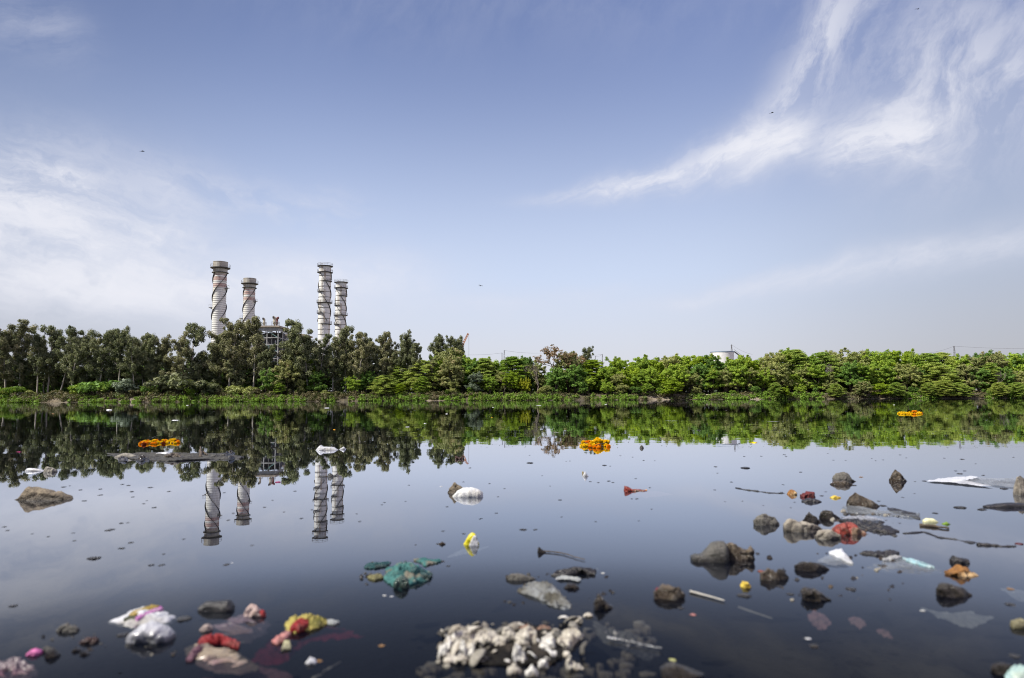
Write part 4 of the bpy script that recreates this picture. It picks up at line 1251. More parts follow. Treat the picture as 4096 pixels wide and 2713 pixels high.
def lump(name, label, cat, crop, prof, base, depth, m, group=None, rough=.16, seed=0, parent=None, sharp=1.0, sink=.35, fwd=0.0, freq=2.8, facet=0, crease=0.0):
    """A solid with the outline of prof (photograph points, waterline to waterline) and real depth, standing in the water."""
    pts = [cp(crop, p) for p in prof]
    by = cp(crop, (0, base))[1]
    xs_ = [p[0] for p in pts]
    xm = (min(xs_) + max(xs_)) / 2
    front = water(xm, by)
    s = front.y / F
    W = (max(xs_) - min(xs_)) * s
    dp = depth * W
    Yc = front.y + dp * .5 - fwd * W
    H = []
    for (x, y) in pts:
        q = at(x, y, Yc); H.append((q.x, max(q.z, 0.0)))
    H.sort()
    Hm = max(h for _, h in H) or .01
    nu, nv = 56, 40
    X0, X1 = H[0][0], H[-1][0]
    cx = (X0 + X1) / 2
    org = Vector((cx, Yc, 0))
    vs = []
    sd = Vector((seed * 7.13, seed * 3.7, seed * 1.9))
    fr_ = random.Random(seed * 31 + 7)
    cuts = []
    for _ in range(facet):
        nn = Vector((fr_.uniform(-.35, .35), fr_.choice((-1, -1, 1)) * fr_.uniform(.6, 1), fr_.uniform(.0, .3))).normalized()
        ext = math.sqrt((nn.x * W * .5) ** 2 + (nn.y * dp * .5) ** 2 + (nn.z * Hm) ** 2)
        cuts.append((nn, ext * fr_.uniform(.58, .8)))
    for i in range(nu + 1):
        u = i / nu
        X = X0 + (X1 - X0) * (0.5 - 0.5 * math.cos(PI * u))
        h = 0
        for a_, c_ in zip(H, H[1:]):
            if a_[0] <= X <= c_[0]:
                t = (X - a_[0]) / max(c_[0] - a_[0], 1e-6); h = a_[1] + (c_[1] - a_[1]) * t
        end = math.sqrt(max(0.0, 1 - (2 * u - 1) ** 4))
        d = dp / 2 * max(.03, end) * (.55 + .45 * math.sqrt(h / Hm))
        for k in range(nv):
            a = 2 * PI * k / nv
            ca, sa = math.cos(a), math.sin(a)
            e = .75 * sharp
            y = d * math.copysign(abs(ca) ** e, ca)
            z = h * abs(sa) ** (e * .9) if sa >= 0 else -sink * Hm * end * abs(sa) ** .8
            p = Vector((X - cx, y, z))
            q = p / W * freq + sd
            nz = noise.fractal(q, .9, 2.1, 5) + .6 * (abs(noise.noise(q * 1.9 + Vector((5, 1, 2)))) - .25)
            out = Vector((0.25 * (2 * u - 1), y / max(d, 1e-6) * .8, (sa if sa > 0 else 0) * .5))
            am = rough * min(Hm * 1.3, W * .5) * (0.35 + .65 * end)
            p += out * nz * am
            if crease:
                p += out * crease * min(Hm, W * .5) * end * (1 - 2.2 * abs(noise.noise(q * 1.3)) - .9 * abs(noise.noise(q * 3.1)))
            for nn, dd in cuts:
                k_ = p.dot(nn) - dd
                if k_ > 0: p -= nn * k_ * .85
            if facet:
                vd, vp = noise.voronoi(q * .85)
                p += out * am * (.6 * noise.cell(vp[0] * 7.3) - 1.1 * max(0, .22 - (vd[1] - vd[0])) / .22 * .5 + .3 * noise.fractal(q * 4, .7, 2, 4))
                if sa > 0: p.z *= 1 - .16 * abs(noise.cell(vp[0] * 3.1)) * (1 - .8 * sa)
            if sa > 0: p.z = min(p.z, h * 1.10 + .002)
            vs.append(p)
    fs = [(i * nv + k, (i + 1) * nv + k, (i + 1) * nv + (k + 1) % nv, i * nv + (k + 1) % nv) for i in range(nu) for k in range(nv)]
    fs += [tuple(range(nv)), tuple(nu * nv + k for k in reversed(range(nv)))]
    mb = MB().add(vs, fs)
    if parent is not None:
        o = mb.build(name, m, parent, True); o.location = org - parent.location
        return o
    o = mb.build(name, m, None, True, loc=org)
    return tag(o, label, cat, group)


def sheet(name, label, cat, crop, outline, m, hump=0.0, amp=3.0, z0=.004, seed=0, freq=5.0, group=None, parent=None, nb=110, nr=26):
    """Limp film or cloth lying on the water inside an outline; hump and amp are photograph pixels of height."""
    P2 = [water(*cp(crop, p)) for p in outline]
    c = sum(P2, Vector()) / len(P2)
    s = c.y / F
    n = nb
    per = [0.0]
    for i in range(len(P2)): per.append(per[-1] + (P2[(i + 1) % len(P2)] - P2[i]).length)
    bd = []
    for k in range(n):
        t = per[-1] * k / n
        i = max(j for j in range(len(P2)) if per[j] <= t + 1e-9)
        f = (t - per[i]) / max(per[i + 1] - per[i], 1e-6)
        bd.append(P2[i].lerp(P2[(i + 1) % len(P2)], f))
    L = max((p - c).length for p in bd)
    sd = Vector((seed * 5.7, seed * 2.3, 1.1 * seed))
    for k in range(n):
        bd[k] = bd[k] + (bd[k] - c) * .10 * noise.fractal((bd[k] - c) / L * 6 + sd, .8, 2, 4)
    R = nr
    vs = [Vector((0, 0, 0))]
    rows = [(j / R) ** .85 for j in range(1, R + 1)]
    for t in rows:
        for p in bd: vs.append((p - c) * t)
    sc_, ss_ = math.cos(seed * 1.7), math.sin(seed * 1.7)
    out = []
    for i, p in enumerate(vs):
        t = 0 if i == 0 else rows[(i - 1) // n]
        q = Vector((p.x * sc_ + p.y * ss_, (p.y * sc_ - p.x * ss_) * 1.9, 0)) / L * freq * .62 + sd
        rid = 1 - 2.2 * abs(noise.noise(q * .8)) + .8 * (.5 - 2 * abs(noise.noise(q * 1.9 + Vector((3, 1, 4))))) + .12 * noise.fractal(q * 3, 1, 2, 3)
        z = hump * s * max(0, (1 - t ** 2.4)) * (1 + .75 * noise.noise(q * .45)) + 1.7 * amp * s * (rid - .3) * (1 - .45 * t)
        if z0 >= 0: z = max(z, -.5 * s) if hump == 0 else z
        out.append(Vector((p.x, p.y, z + z0)))
    fs = [(0, 1 + k, 1 + (k + 1) % n) for k in range(n)]
    for j in range(R - 1):
        a = 1 + j * n
        fs += [(a + k, a + n + k, a + n + (k + 1) % n, a + (k + 1) % n) for k in range(n)]
    if hump > 0:
        b0 = len(out)
        for k in range(n):
            q = out[1 + (R - 1) * n + k]; out.append(Vector((q.x * .97, q.y * .97, -max(.006, hump * s * .35))))
        a = 1 + (R - 1) * n
        fs += [(a + k, b0 + k, b0 + (k + 1) % n, a + (k + 1) % n) for k in range(n)]
        fs.append(tuple(b0 + k for k in reversed(range(n))))
    mb = MB().add(out, fs)
    if parent is not None:
        o = mb.build(name, m, parent, True); o.location = c - parent.location
        return o
    o = mb.build(name, m, None, True, loc=c)
    return tag(o, label, cat, group)


def stick(name, label, cat, crop, pts, rpx, m, z=.004, group=None, seed=0, lift=None, wob=.5):
    r_ = random.Random(seed)
    W = [water(*cp(crop, p)) for p in pts]
    if lift:
        W = [Vector((w.x, w.y, max(at(*cp(crop, p), w0.y).z, 0))) if l else w for w, p, l, w0 in zip(W, pts, lift, [W[0]] * len(W))]
    s = W[0].y / F
    Q = []
    for a_, c_ in zip(W, W[1:]):
        for k in range(5): Q.append(a_.lerp(c_, k / 5) + Vector((r_.uniform(-1, 1), r_.uniform(-1, 1), r_.uniform(-.6, .6))) * rpx * s * wob)
    Q.append(W[-1])
    org = Q[0].copy(); org.z = 0
    N_ = len(Q)
    mb = MB().tube([q - org + Vector((0, 0, z)) for q in Q], [rpx * s * (1 - .55 * i / N_) * r_.uniform(1 - .4 * wob, 1 + .4 * wob) for i in range(N_)], 8)
    return tag(mb.build(name, m, None, True, loc=org), label, cat, group)


# --- stones
R_ = [
    ('rock', 'large tan rock standing alone in the water at the left', 'rock', 'W1', [(155, 917), (190, 868), (225, 815), (250, 788), (275, 762), (300, 764), (350, 784), (450, 808), (530, 835), (600, 858), (658, 880)], 908, .55, ROCK_TAN, .17),
    ('stone', 'small dark stone by the bright yellow marigolds', 'rock', 'W3', [(1143, 430), (1150, 412), (1162, 403), (1175, 415), (1182, 430)], 434, .8, ROCK_GREY, .15),
    ('stone', 'black lump in front of the reflection of the third chimney', 'rock', 'W2', [(635, 688), (645, 662), (665, 652), (690, 674), (696, 688)], 692, .7, BLACK_WET, .2),
    ('stone', 'reddish-brown lump floating under the crane reflection', 'rock', 'W2', [(1783, 525), (1790, 500), (1815, 512), (1830, 515), (1858, 493), (1866, 525)], 532, .5, mat('rusty_lump', (.16, .07, .045), (.08, .045, .03), 40, .6, .6, wet=True), .25),
    ('rock', 'tan pointed rock behind the white foam block', 'rock', 'W2', [(1718, 822), (1745, 770), (1780, 738), (1800, 755), (1850, 775), (1890, 800)], 838, .5, ROCK_TAN, .2),
    ('rock', 'wet brown rock with rough broken top, right half of the big pair', 'rock', 'B3', [(1965, 300), (1972, 158), (2050, 165), (2110, 192), (2170, 215), (2208, 203), (2235, 248), (2252, 330)], 340, .7, ROCK_BROWN, .3),
    ('rock', 'smooth grey rock tapering left, half of the big pair', 'rock', 'B3', [(1658, 290), (1700, 272), (1745, 276), (1800, 228), (1850, 165), (1900, 146), (1960, 152), (1985, 200), (1992, 300)], 350, .6, mat('smooth_grey_rock', (.155, .145, .125), (.075, .07, .06), 30, .45, .6, wet=True), .1),
    ('rock', 'pale grey rock behind a brown one, beyond the pointed rock', 'rock', 'W4', [(580, 700), (612, 655), (640, 664), (680, 655), (718, 664), (745, 708), (782, 742)], 738, .6, ROCK_GREY, .2),
    ('rock', 'flat brown rock in front of the pale grey one', 'rock', 'W4', [(562, 752), (620, 722), (650, 728), (680, 715), (750, 756)], 768, .7, ROCK_BROWN, .22),
    ('rock', 'sharp triangular brown rock, tallest on the right side', 'rock', 'W4', [(1085, 712), (1100, 668), (1118, 630), (1130, 614), (1140, 618), (1165, 642), (1205, 690), (1252, 728)], 735, .55, ROCK_BROWN, .16),
    ('rock', 'long wedge-shaped tan rock sloping down to the right', 'rock', 'W4', [(703, 908), (730, 864), (765, 835), (785, 820), (800, 838), (830, 860), (900, 893), (960, 930), (1003, 968)], 962, .3, ROCK_BROWN, .16),
    ('rock', 'rounded grey rock at the left end of the rock cluster', 'rock', 'W3', [(2162, 1085), (2200, 1036), (2240, 1025), (2294, 1028), (2350, 1050), (2390, 1095)], 1128, .6, ROCK_GREY, .2),
    ('rock', 'small black rock behind the pale slab', 'rock', 'W4', [(308, 1078), (345, 1022), (375, 1005), (430, 1045), (466, 1085)], 1105, .6, ROCK_DARK, .25),
    ('rock', 'dark brown rock at the back of the rock cluster', 'rock', 'W4', [(458, 1040), (480, 1005), (500, 990), (560, 1000), (600, 1020), (648, 1048)], 1068, .4, ROCK_DARK, .25),
    ('rock', 'pale slab of stone lying across the rock cluster', 'rock', 'W4', [(143, 1110), (175, 1075), (205, 1062), (280, 1090), (340, 1090), (400, 1102), (460, 1140), (492, 1168)], 1192, .45, ROCK_PALE, .16),
    ('rock', 'square tan stone at the front of the rock cluster', 'rock', 'W4', [(428, 1215), (470, 1170), (560, 1166), (615, 1190), (642, 1215)], 1258, .7, ROCK_PALE, .2),
    ('rock', 'flat dark wet rock left of the clear plastic bag', 'rock', 'B4', [(252, 368), (300, 345), (380, 343), (440, 352), (520, 372), (562, 412)], 435, .5, ROCK_DARK, .2),
    ('rock', 'dark rounded rock with pale top below the orange flowers', 'rock', 'B4', [(1563, 590), (1600, 545), (1680, 533), (1740, 570), (1800, 588), (1872, 640)], 675, .55, ROCK_DARK, .2),
    ('stone', 'pale-topped brown stone of the touching dark pair', 'rock', 'B4', [(-72, 445), (-30, 425), (0, 400), (50, 408), (98, 470)], 520, .7, ROCK_BROWN, .2),
    ('stone', 'black stone of the touching dark pair', 'rock', 'B4', [(72, 445), (100, 404), (150, 428), (192, 482)], 505, .7, ROCK_DARK, .2),
    ('rock', 'brown wet rock with a red tip near the pale straw', 'rock', 'B3', [(1315, 622), (1345, 575), (1400, 560), (1450, 565), (1490, 572), (1535, 563), (1592, 650)], 700, .7, ROCK_BROWN, .25),
    ('rock', 'brown wet rock cut by the bottom edge right of centre', 'rock', 'B3', [(1375, 1320), (1430, 1270), (1490, 1262), (1530, 1285), (1600, 1320), (1720, 1370), (1860, 1420)], 1440, .5, ROCK_DARK, .2),
    ('rock', 'yellowish rock at the right edge', 'rock', 'B4', [(2250, 905), (2290, 880), (2380, 878), (2450, 930)], 970, .6, mat('yellowish_rock', (.40, .36, .20), (.20, .17, .09), 35, .7, .6, wet=True), .2),
    ('rock', 'black rock in the bottom right corner', 'rock', 'B4', [(2075, 1335), (2130, 1278), (2220, 1283), (2300, 1330)], 1395, .6, ROCK_DARK, .2),
    ('stone', 'small grey stone at the lower left', 'rock', 'B1', [(532, 985), (560, 930), (610, 905), (680, 930), (732, 955)], 1000, .6, ROCK_GREY, .25),
    ('rock', 'upright pale post-like stone at the right edge', 'rock', 'W4', [(2203, 850), (2215, 760), (2225, 690), (2260, 673), (2300, 690), (2325, 855)], 858, .7, ROCK_PALE, .08),
    ('rock', 'low pale grey stone just left of the mottled grey rag', 'rock', 'B3', [(-62, 478), (-20, 455), (50, 450), (120, 462), (222, 495)], 518, .4, ROCK_GREY, .2),
]
for i, (nm, lb, ct, cr_, pf, bs, dp, mm, rg_) in enumerate(R_):
    lump(nm, lb, ct, cr_, pf, bs, dp, mm, rough=rg_, seed=i + 1, group='stones in the shallows', facet=(0 if 'smooth' in lb else 9))

# --- other solid litter
L_ = [
    ('sack', 'pale sack lump at the left of the floating trash raft', 'sack', 'W1', [(1033, 512), (1100, 482), (1150, 478), (1210, 498), (1232, 515)], 518, .35, SACK, .08, None),
    ('trash_heap', 'brown heap of rotting trash in the floating raft', 'trash', 'W1', [(1465, 522), (1500, 492), (1560, 476), (1600, 490), (1645, 527)], 532, .4, ROCK_BROWN, .25, None),
    ('plastic_bag', 'white plastic scrap on top of the floating raft', 'bag', 'W1', [(1372, 498), (1420, 474), (1500, 466), (1535, 492)], 502, .3, WHITE_P, .15, None),
    ('plastic_bottle', 'pale squashed plastic left of the tan rock, far off', 'bottle', 'W1', [(230, 634), (250, 612), (300, 612), (360, 622), (395, 635)], 640, .3, WHITE_P, .08, None),
    ('plastic_bag', 'soiled white bag bulging beside the pale squashed plastic', 'bag', 'W1', [(398, 645), (415, 604), (470, 610), (508, 638)], 650, .5, SACK, .2, None),
    ('plastic_bag', 'off-white bag with peaked corner in the dark tree reflection', 'bag', 'W2', [(533, 450), (560, 425), (580, 408), (605, 425), (650, 420), (700, 428), (738, 447)], 452, .3, WHITE_P, .1, None),
    ('foam_scrap', 'little white scrap right of the peaked white bag', 'scrap', 'W2', [(748, 442), (785, 418), (806, 442)], 445, .4, WHITE_P, .1, None),
    ('foam_block', 'white foam block leaning on the tan pointed rock', 'foam', 'W2', [(1762, 868), (1800, 815), (1860, 790), (1930, 784), (1990, 800), (2032, 838)], 872, .55, FOAM, .14, None),
    ('cup', 'small white cup with ochre rim floating upright', 'cup', 'W3', [(630, 684), (628, 645), (655, 640), (670, 662), (686, 686)], 688, .6, WHITE_P, .05, None),
    ('wrapper', 'red and gold printed wrapper floating in open water', 'wrapper', 'W3', [(1003, 812), (1010, 772), (1040, 776), (1075, 800), (1150, 807), (1208, 814)], 820, .35, REDP, .12, None),
    ('wrapper', 'crumpled red wrapper among the right rock cluster', 'wrapper', 'W4', [(583, 1152), (650, 1112), (700, 1110), (760, 1105), (810, 1150), (868, 1192)], 1208, .45, REDP, .22, None),
    ('driftwood', 'black waterlogged driftwood at the right edge', 'driftwood', 'W4', [(1938, 950), (2000, 940), (2100, 925), (2200, 920), (2330, 932)], 968, .22, BLACK_WET, .15, None),
    ('flower_head', 'wilted orange-brown flower head left of a dark red one', 'flower', 'W4', [(173, 842), (210, 805), (257, 832)], 850, .7, ORANGE_P, .25, 'wilted flowers'),
    ('flower_head', 'dark red wilted flower head behind black scum', 'flower', 'W4', [(293, 852), (350, 825), (410, 830), (414, 858)], 874, .6, mat('dark_red_petals', (.16, .02, .02), (.07, .012, .012), 50, .6, .6), .25, 'wilted flowers'),
    ('flower_head', 'yellow petals floating left of the wedge-shaped rock', 'flower', 'W4', [(560, 874), (600, 857), (650, 874)], 882, .5, YPETAL, .2, 'wilted flowers'),
    ('scum_lump', 'black scum lump below the dark red flower', 'scum', 'W4', [(308, 900), (380, 884), (430, 892), (472, 908)], 918, .4, BLACK_WET, .3, None),
    ('petal', 'plump cream petal floating near a green leaf', 'petal', 'W4', [(1390, 1078), (1420, 1060), (1480, 1064), (1523, 1096)], 1100, .4, CPETAL, .04, None),
    ('leaf', 'small bright green leaf beside the cream petal', 'leaf', 'W4', [(1560, 1110), (1600, 1094), (1633, 1114)], 1117, .5, LEAFG, .1, None),
    ('flower_head', 'orange flower with upturned pale petals at the right', 'flower', 'B4', [(1655, 440), (1720, 415), (1750, 410), (1770, 378), (1800, 412), (1840, 393), (1870, 430), (1918, 465)], 475, .45, ORANGE_P, .25, 'wilted flowers'),
    ('flower_head', 'yellow flower bit above a black ball of scum', 'flower', 'B3', [(2118, 570), (2140, 525), (2180, 535), (2205, 570)], 582, .6, YPETAL, .2, 'wilted flowers'),
    ('trash_heap', 'low brown trash heap above the sunken pink scraps', 'trash', 'B4', [(322, 640), (345, 605), (420, 600), (500, 640), (588, 695)], 705, .4, ROCK_DARK, .35, None),
    ('trash_heap', 'knot of black weed right of the mottled grey rag', 'trash', 'B3', [(758, 738), (800, 640), (840, 690), (880, 730), (925, 775)], 780, .6, ROCK_DARK, .35, None),
    ('scum_lump', 'brown scum lump between the mottled rag and black mat', 'scum', 'B3', [(478, 585), (520, 550), (580, 545), (622, 575)], 595, .5, ROCK_DARK, .3, None),
    ('scum_lump', 'dark oval scum lump above the orange flower', 'scum', 'B4', [(1698, 325), (1725, 293), (1780, 310), (1852, 322)], 362, .6, BLACK_WET, .2, None),
    ('white_lump', 'white bag of rubbish with black underside, lower left', 'bag', 'B1', [(1212, 1045), (1270, 958), (1360, 898), (1450, 908), (1540, 958), (1605, 1012)], 1095, .6, mat('dirty_white_bag', (.60, .60, .63), (.42, .42, .45), 10, .3, .15, wet=True), .14, None),
    ('shoe_sole', 'shiny black elongated lump like a shoe, lower left', 'shoe', 'B1', [(1845, 755), (1900, 710), (2000, 704), (2060, 702), (2122, 695), (2160, 742)], 805, .4, BLACK_WET, .1, None),
    ('flower_head', 'pink blossom at the lower left edge', 'flower', 'B1', [(262, 1185), (310, 1150), (350, 1155), (376, 1175)], 1210, .7, PINK, .15, 'wilted flowers'),
    ('stone', 'dark stone right of the pink blossom', 'rock', 'B1', [(425, 1205), (460, 1160), (490, 1150), (545, 1192)], 1235, .7, ROCK_DARK, .25, None),
    ('scum_lump', 'grey scum between the pink blossom and dark stone', 'scum', 'B1', [(375, 1165), (420, 1128), (470, 1130), (500, 1150)], 1180, .5, SCUM, .25, None),
    ('trash_heap', 'reddish-brown scrap floating left of the white rubbish bag', 'trash', 'B1', [(745, 1080), (790, 1048), (850, 1040), (900, 1062)], 1100, .5, mat('reddish_scrap', (.15, .07, .05), (.08, .05, .04), 40, .6, .5, wet=True), .25, None),
    ('stone', 'small dark stone under the reddish-brown scrap', 'rock', 'B1', [(665, 1160), (700, 1132), (750, 1160)], 1178, .6, ROCK_DARK, .25, None),
    ('stone', 'dark stone lowest below the reddish-brown scrap', 'rock', 'B1', [(740, 1188), (785, 1158), (830, 1190)], 1208, .6, ROCK_DARK, .25, None),
    ('scum_lump', 'brown scum left of the yellow packet', 'scum', 'B2', [(1690, 178), (1720, 158), (1752, 176)], 184, .5, ROCK_BROWN, .2, None),
    ('plastic_scrap', 'dull white plastic scrap at the bottom, left of centre', 'scrap', 'B2', [(458, 1270), (500, 1225), (540, 1240), (560, 1275)], 1290, .6, WHITE_P, .2, None),
]
CRS = {'sack': .15, 'trash_heap': .4, 'plastic_bag': .22, 'white_lump': .22, 'wrapper': .3, 'scum_lump': .3, 'flower_head': .35, 'foam_block': .08, 'driftwood': .15}
for i, (nm, lb, ct, cr_, pf, bs, dp, mm, rg_, gp) in enumerate(L_):
    o = lump(nm, lb, ct, cr_, pf, bs, dp, mm, rough=rg_, seed=40 + i, group=gp, crease=CRS.get(nm, 0))
    if nm == 'cup':
        q = lump('rim', None, None, 'W3', [(627, 664), (628, 643), (640, 640), (645, 664)], 668, .6, OCHRE, rough=.05, seed=3, parent=o, fwd=.2)
    if 'orange flower' in lb:
        pass

# yellow packet: two folded flaps
pk = lump('packet', 'bright yellow packet with white side sticking up from the water', 'packet', 'W2', [(1858, 1297), (1880, 1255), (1905, 1212), (1935, 1187), (1965, 1200), (1985, 1250), (1997, 1292)], 1300, .35, YELLOW, rough=.05, seed=90)
lump('white_side', None, None, 'W2', [(1910, 1302), (1932, 1250), (1950, 1218), (1972, 1215), (1988, 1262), (1992, 1300)], 1303, .25, WHITE_P, rough=.12, seed=91, parent=pk, fwd=.16)
lump('yellow_fold', None, None, 'W2', [(1972, 1285), (1985, 1255), (1998, 1285)], 1302, .5, YELLOW, rough=.05, seed=92, parent=pk, fwd=.3)

# --- sheets, bags and cloth
tc = sheet('cloth_heap', 'teal cloth heap with muddy folds floating left of centre', 'cloth', 'B2', [(1165, 480), (1215, 420), (1290, 385), (1400, 385), (1470, 410), (1560, 430), (1625, 460), (1640, 500), (1500, 535), (1400, 572), (1340, 588), (1270, 565), (1205, 525)], TEAL, hump=26, amp=15, z0=-.004, seed=4, freq=6)
lump('knotted_end', None, None, 'B2', [(1270, 540), (1310, 480), (1350, 470), (1400, 500), (1420, 550)], 585, .5, mat('muddy_teal', (.12, .20, .17), (.06, .07, .05), 50, .35, .7, wet=True), rough=.25, seed=5, parent=tc)
lump('cloth_fold', None, None, 'B2', [(1430, 420), (1480, 378), (1540, 400), (1620, 450), (1630, 470)], 500, .5, TEAL_D, rough=.3, seed=6, parent=tc)
sheet('cloth_scrap', 'dark teal flap of cloth left behind the teal heap', 'cloth', 'B2', [(1000, 402), (1030, 368), (1150, 358), (1250, 352), (1210, 388), (1100, 408)], TEAL_D, hump=4, amp=3, seed=7)
sheet('cloth_scrap', 'thin teal strip of cloth right behind the teal heap', 'cloth', 'B2', [(1450, 330), (1560, 316), (1650, 345), (1700, 330), (1715, 345), (1600, 372), (1560, 388), (1530, 350)], TEAL, hump=2, amp=3, seed=8)
sheet('weed_scrap', 'olive strip of weed left of the teal heap', 'weed', 'B2', [(1030, 492), (1090, 478), (1150, 470), (1180, 498), (1100, 518)], mat('olive_weed', (.26, .24, .10), (.14, .13, .06), 50, .6, .6), hump=4, amp=5, seed=9)
yc = sheet('cloth_bundle', 'yellow cloth bundle with a red patch, lower left of centre', 'cloth', 'B2', [(255, 960), (285, 890), (380, 860), (540, 858), (640, 885), (668, 905), (600, 945), (500, 970), (350, 1005)], YCLOTH, hump=26, amp=9, z0=-.003, seed=10, freq=4)
sheet('red_patch', None, None, 'B2', [(312, 995), (350, 955), (430, 925), (492, 935), (480, 968), (400, 1000)], REDC, hump=11, amp=8, z0=.010, seed=11, parent=yc)
sheet('pink_tail', None, None, 'B2', [(150, 1090), (200, 1040), (300, 990), (325, 1015), (260, 1085), (200, 1110)], PINKC, hump=7, amp=3, seed=12, parent=yc)
sheet('pale_end', None, None, 'B2', [(238, 1165), (262, 1090), (310, 1085), (325, 1150)], mat('pale_yellow_cloth', (.55, .52, .33), (.42, .38, .22), 50, .7, .5), hump=6, amp=3, seed=13, parent=yc)
sheet('white_tail', None, None, 'B2', [(655, 895), (700, 890), (775, 908), (720, 928), (660, 915)], PALE_F, hump=2, amp=2, seed=14, parent=yc)
sheet('olive_fold', None, None, 'B2', [(500, 925), (560, 880), (655, 895), (600, 940), (520, 955)], mat('olive_cloth', (.27, .25, .04), (.15, .14, .03), 50, .7, .5), hump=18, amp=4, z0=.003, seed=15, parent=yc)
sheet('sunken_cloth', 'dark wine-red cloth sunk beneath the yellow bundle', 'cloth', 'B2', [(-60, 1150), (150, 960), (320, 860), (560, 850), (900, 900), (1000, 950), (700, 960), (480, 1010), (330, 1120), (250, 1190), (60, 1210)], mat('sunken_wine_cloth', (.30, .02, .06), (.20, .02, .05), 10, .6, .4, alpha=.75), amp=6, z0=-.022, seed=16, freq=4)
bg_ = sheet('plastic_bag', 'big cream bag with a red rim at the lower left', 'bag', 'B1', [(1690, 1125), (1750, 1090), (1850, 1085), (1950, 1110), (2200, 1150), (2300, 1210), (2380, 1290), (2280, 1340), (2080, 1350), (1900, 1310), (1760, 1240)], CREAM, hump=22, amp=9, z0=-.009, seed=17, freq=3.2)
sheet('red_rim', None, None, 'B1', [(1835, 1110), (1870, 1062), (1990, 1060), (2100, 1075), (2225, 1120), (2200, 1150), (2120, 1130), (2050, 1100), (1950, 1110)], REDC, hump=13, amp=11, z0=.004, seed=18, parent=bg_)
sheet('purple_fold', None, None, 'B1', [(1720, 1265), (1760, 1200), (1850, 1120), (1930, 1125), (1840, 1200), (1770, 1265)], mat('plum_fold', (.22, .09, .13), (.16, .08, .10), 30, .5, .4), hump=8, amp=6, z0=.004, seed=19, parent=bg_)
mv = sheet('plastic_bag', 'mauve translucent bag spread behind the cream bag', 'bag', 'B1', [(1860, 975), (2000, 895), (2200, 820), (2330, 770), (2420, 800), (2500, 900), (2470, 1000), (2300, 1065), (2050, 1060), (1930, 1025)], MAUVE, hump=10, amp=7, z0=-.006, seed=20, freq=4)
lump('knot', None, None, 'B1', [(2265, 810), (2290, 755), (2320, 735), (2375, 752), (2440, 805)], 855, .6, mat('pale_pink_knot', (.66, .50, .45), (.50, .34, .28), 40, .6, .5), rough=.25, seed=21, parent=mv)
lump('red_edge', None, None, 'B2', [(25, 830), (45, 785), (75, 790), (92, 830)], 850, .6, REDC, rough=.2, seed=22, parent=mv)
lump('corner', None, None, 'B1', [(1850, 965), (1880, 930), (1930, 912), (1965, 950)], 985, .6, mat('pale_corner', (.50, .40, .36), (.26, .2, .18), 40, .6, .5), rough=.25, seed=23, parent=mv)
sheet('sunken_film', 'dim brownish film sunk under the cream bag', 'film', 'B1', [(1780, 1310), (2000, 1390), (2300, 1440), (2700, 1420), (2780, 1320), (2600, 1210), (2350, 1160), (2250, 1250)], MAUVE_S, amp=6, z0=-.03, seed=24)
pw = sheet('snack_packet', 'white snack packet with ochre and purple stripes, lower left', 'packet', 'B1', [(1005, 895), (1060, 868), (1200, 800), (1330, 755), (1430, 765), (1510, 800), (1640, 855), (1560, 905), (1400, 930), (1250, 955), (1100, 925)], WHITE_P, hump=15, amp=6, z0=-.002, seed=25, freq=3)
sheet('ochre_stripe', None, None, 'B1', [(1180, 880), (1230, 845), (1400, 785), (1480, 790), (1350, 840), (1240, 880)], OCHRE, hump=.5, amp=2, z0=.0125, seed=26, parent=pw)
sheet('black_stripe', None, None, 'B1', [(1140, 905), (1200, 870), (1290, 850), (1250, 895)], INK, hump=.5, amp=2, z0=.0105, seed=27, parent=pw)
sheet('purple_stripe', None, None, 'B1', [(1250, 905), (1300, 868), (1480, 800), (1510, 815), (1390, 868), (1270, 912)], PURPLE, hump=.5, amp=2, z0=.0125, seed=28, parent=pw)
sheet('plastic_bag', 'pale pinkish bag at the bottom left corner', 'bag', 'B1', [(-120, 1260), (-20, 1235), (80, 1215), (180, 1220), (260, 1265), (370, 1320), (330, 1385), (200, 1420), (-100, 1440)], mat('pinkish_bag', (.32, .26, .27), (.20, .15, .17), 9, .3, .15, alpha=.85, c3=(.20, .09, .12)), hump=20, amp=10, z0=-.008, seed=29)
sheet('scum_mat', 'flat grey scum forming the floating trash raft', 'scum', 'W1', [(990, 490), (1100, 515), (1300, 545), (1560, 552), (1740, 540), (1900, 535), (2200, 528), (2050, 490), (1900, 485), (1700, 488), (1400, 480), (1200, 484)], SCUM, hump=1, amp=6, seed=30, freq=14)
for i, (pf, bs) in enumerate([([(1850, 515), (1900, 492), (1935, 490), (1960, 512)], 522), ([(1960, 500), (1990, 480), (2010, 482), (2030, 505)], 515), ([(1640, 505), (1660, 490), (1680, 508)], 515), ([(1240, 505), (1300, 490), (1370, 503)], 512)]):
    lump('scum_lump', 'grey scum lump on the floating trash raft, %s' % ('under the stick', 'at its right end', 'beside the brown heap', 'beside the pale sack')[i], 'scum', 'W1', pf, bs, .4, SCUM, rough=.3, seed=70 + i)
stick('stick', 'short pale stick jutting up from the floating raft', 'stick', 'W1', [(1800, 520), (1795, 470)], 7, WOOD, lift=[0, 1], seed=1)
stick('stick', 'thin branch leaning from the raft toward the right', 'stick', 'W1', [(1800, 474), (1830, 490), (1858, 510)], 4, WOOD, z=.02, seed=2)
sheet('film', 'pale film trailing under the yellow packet', 'film', 'W2', [(1690, 1390), (1780, 1340), (1860, 1305), (1960, 1300), (2090, 1280), (2000, 1325), (1880, 1350)], PALE_F, amp=2, z0=-.012, seed=31)
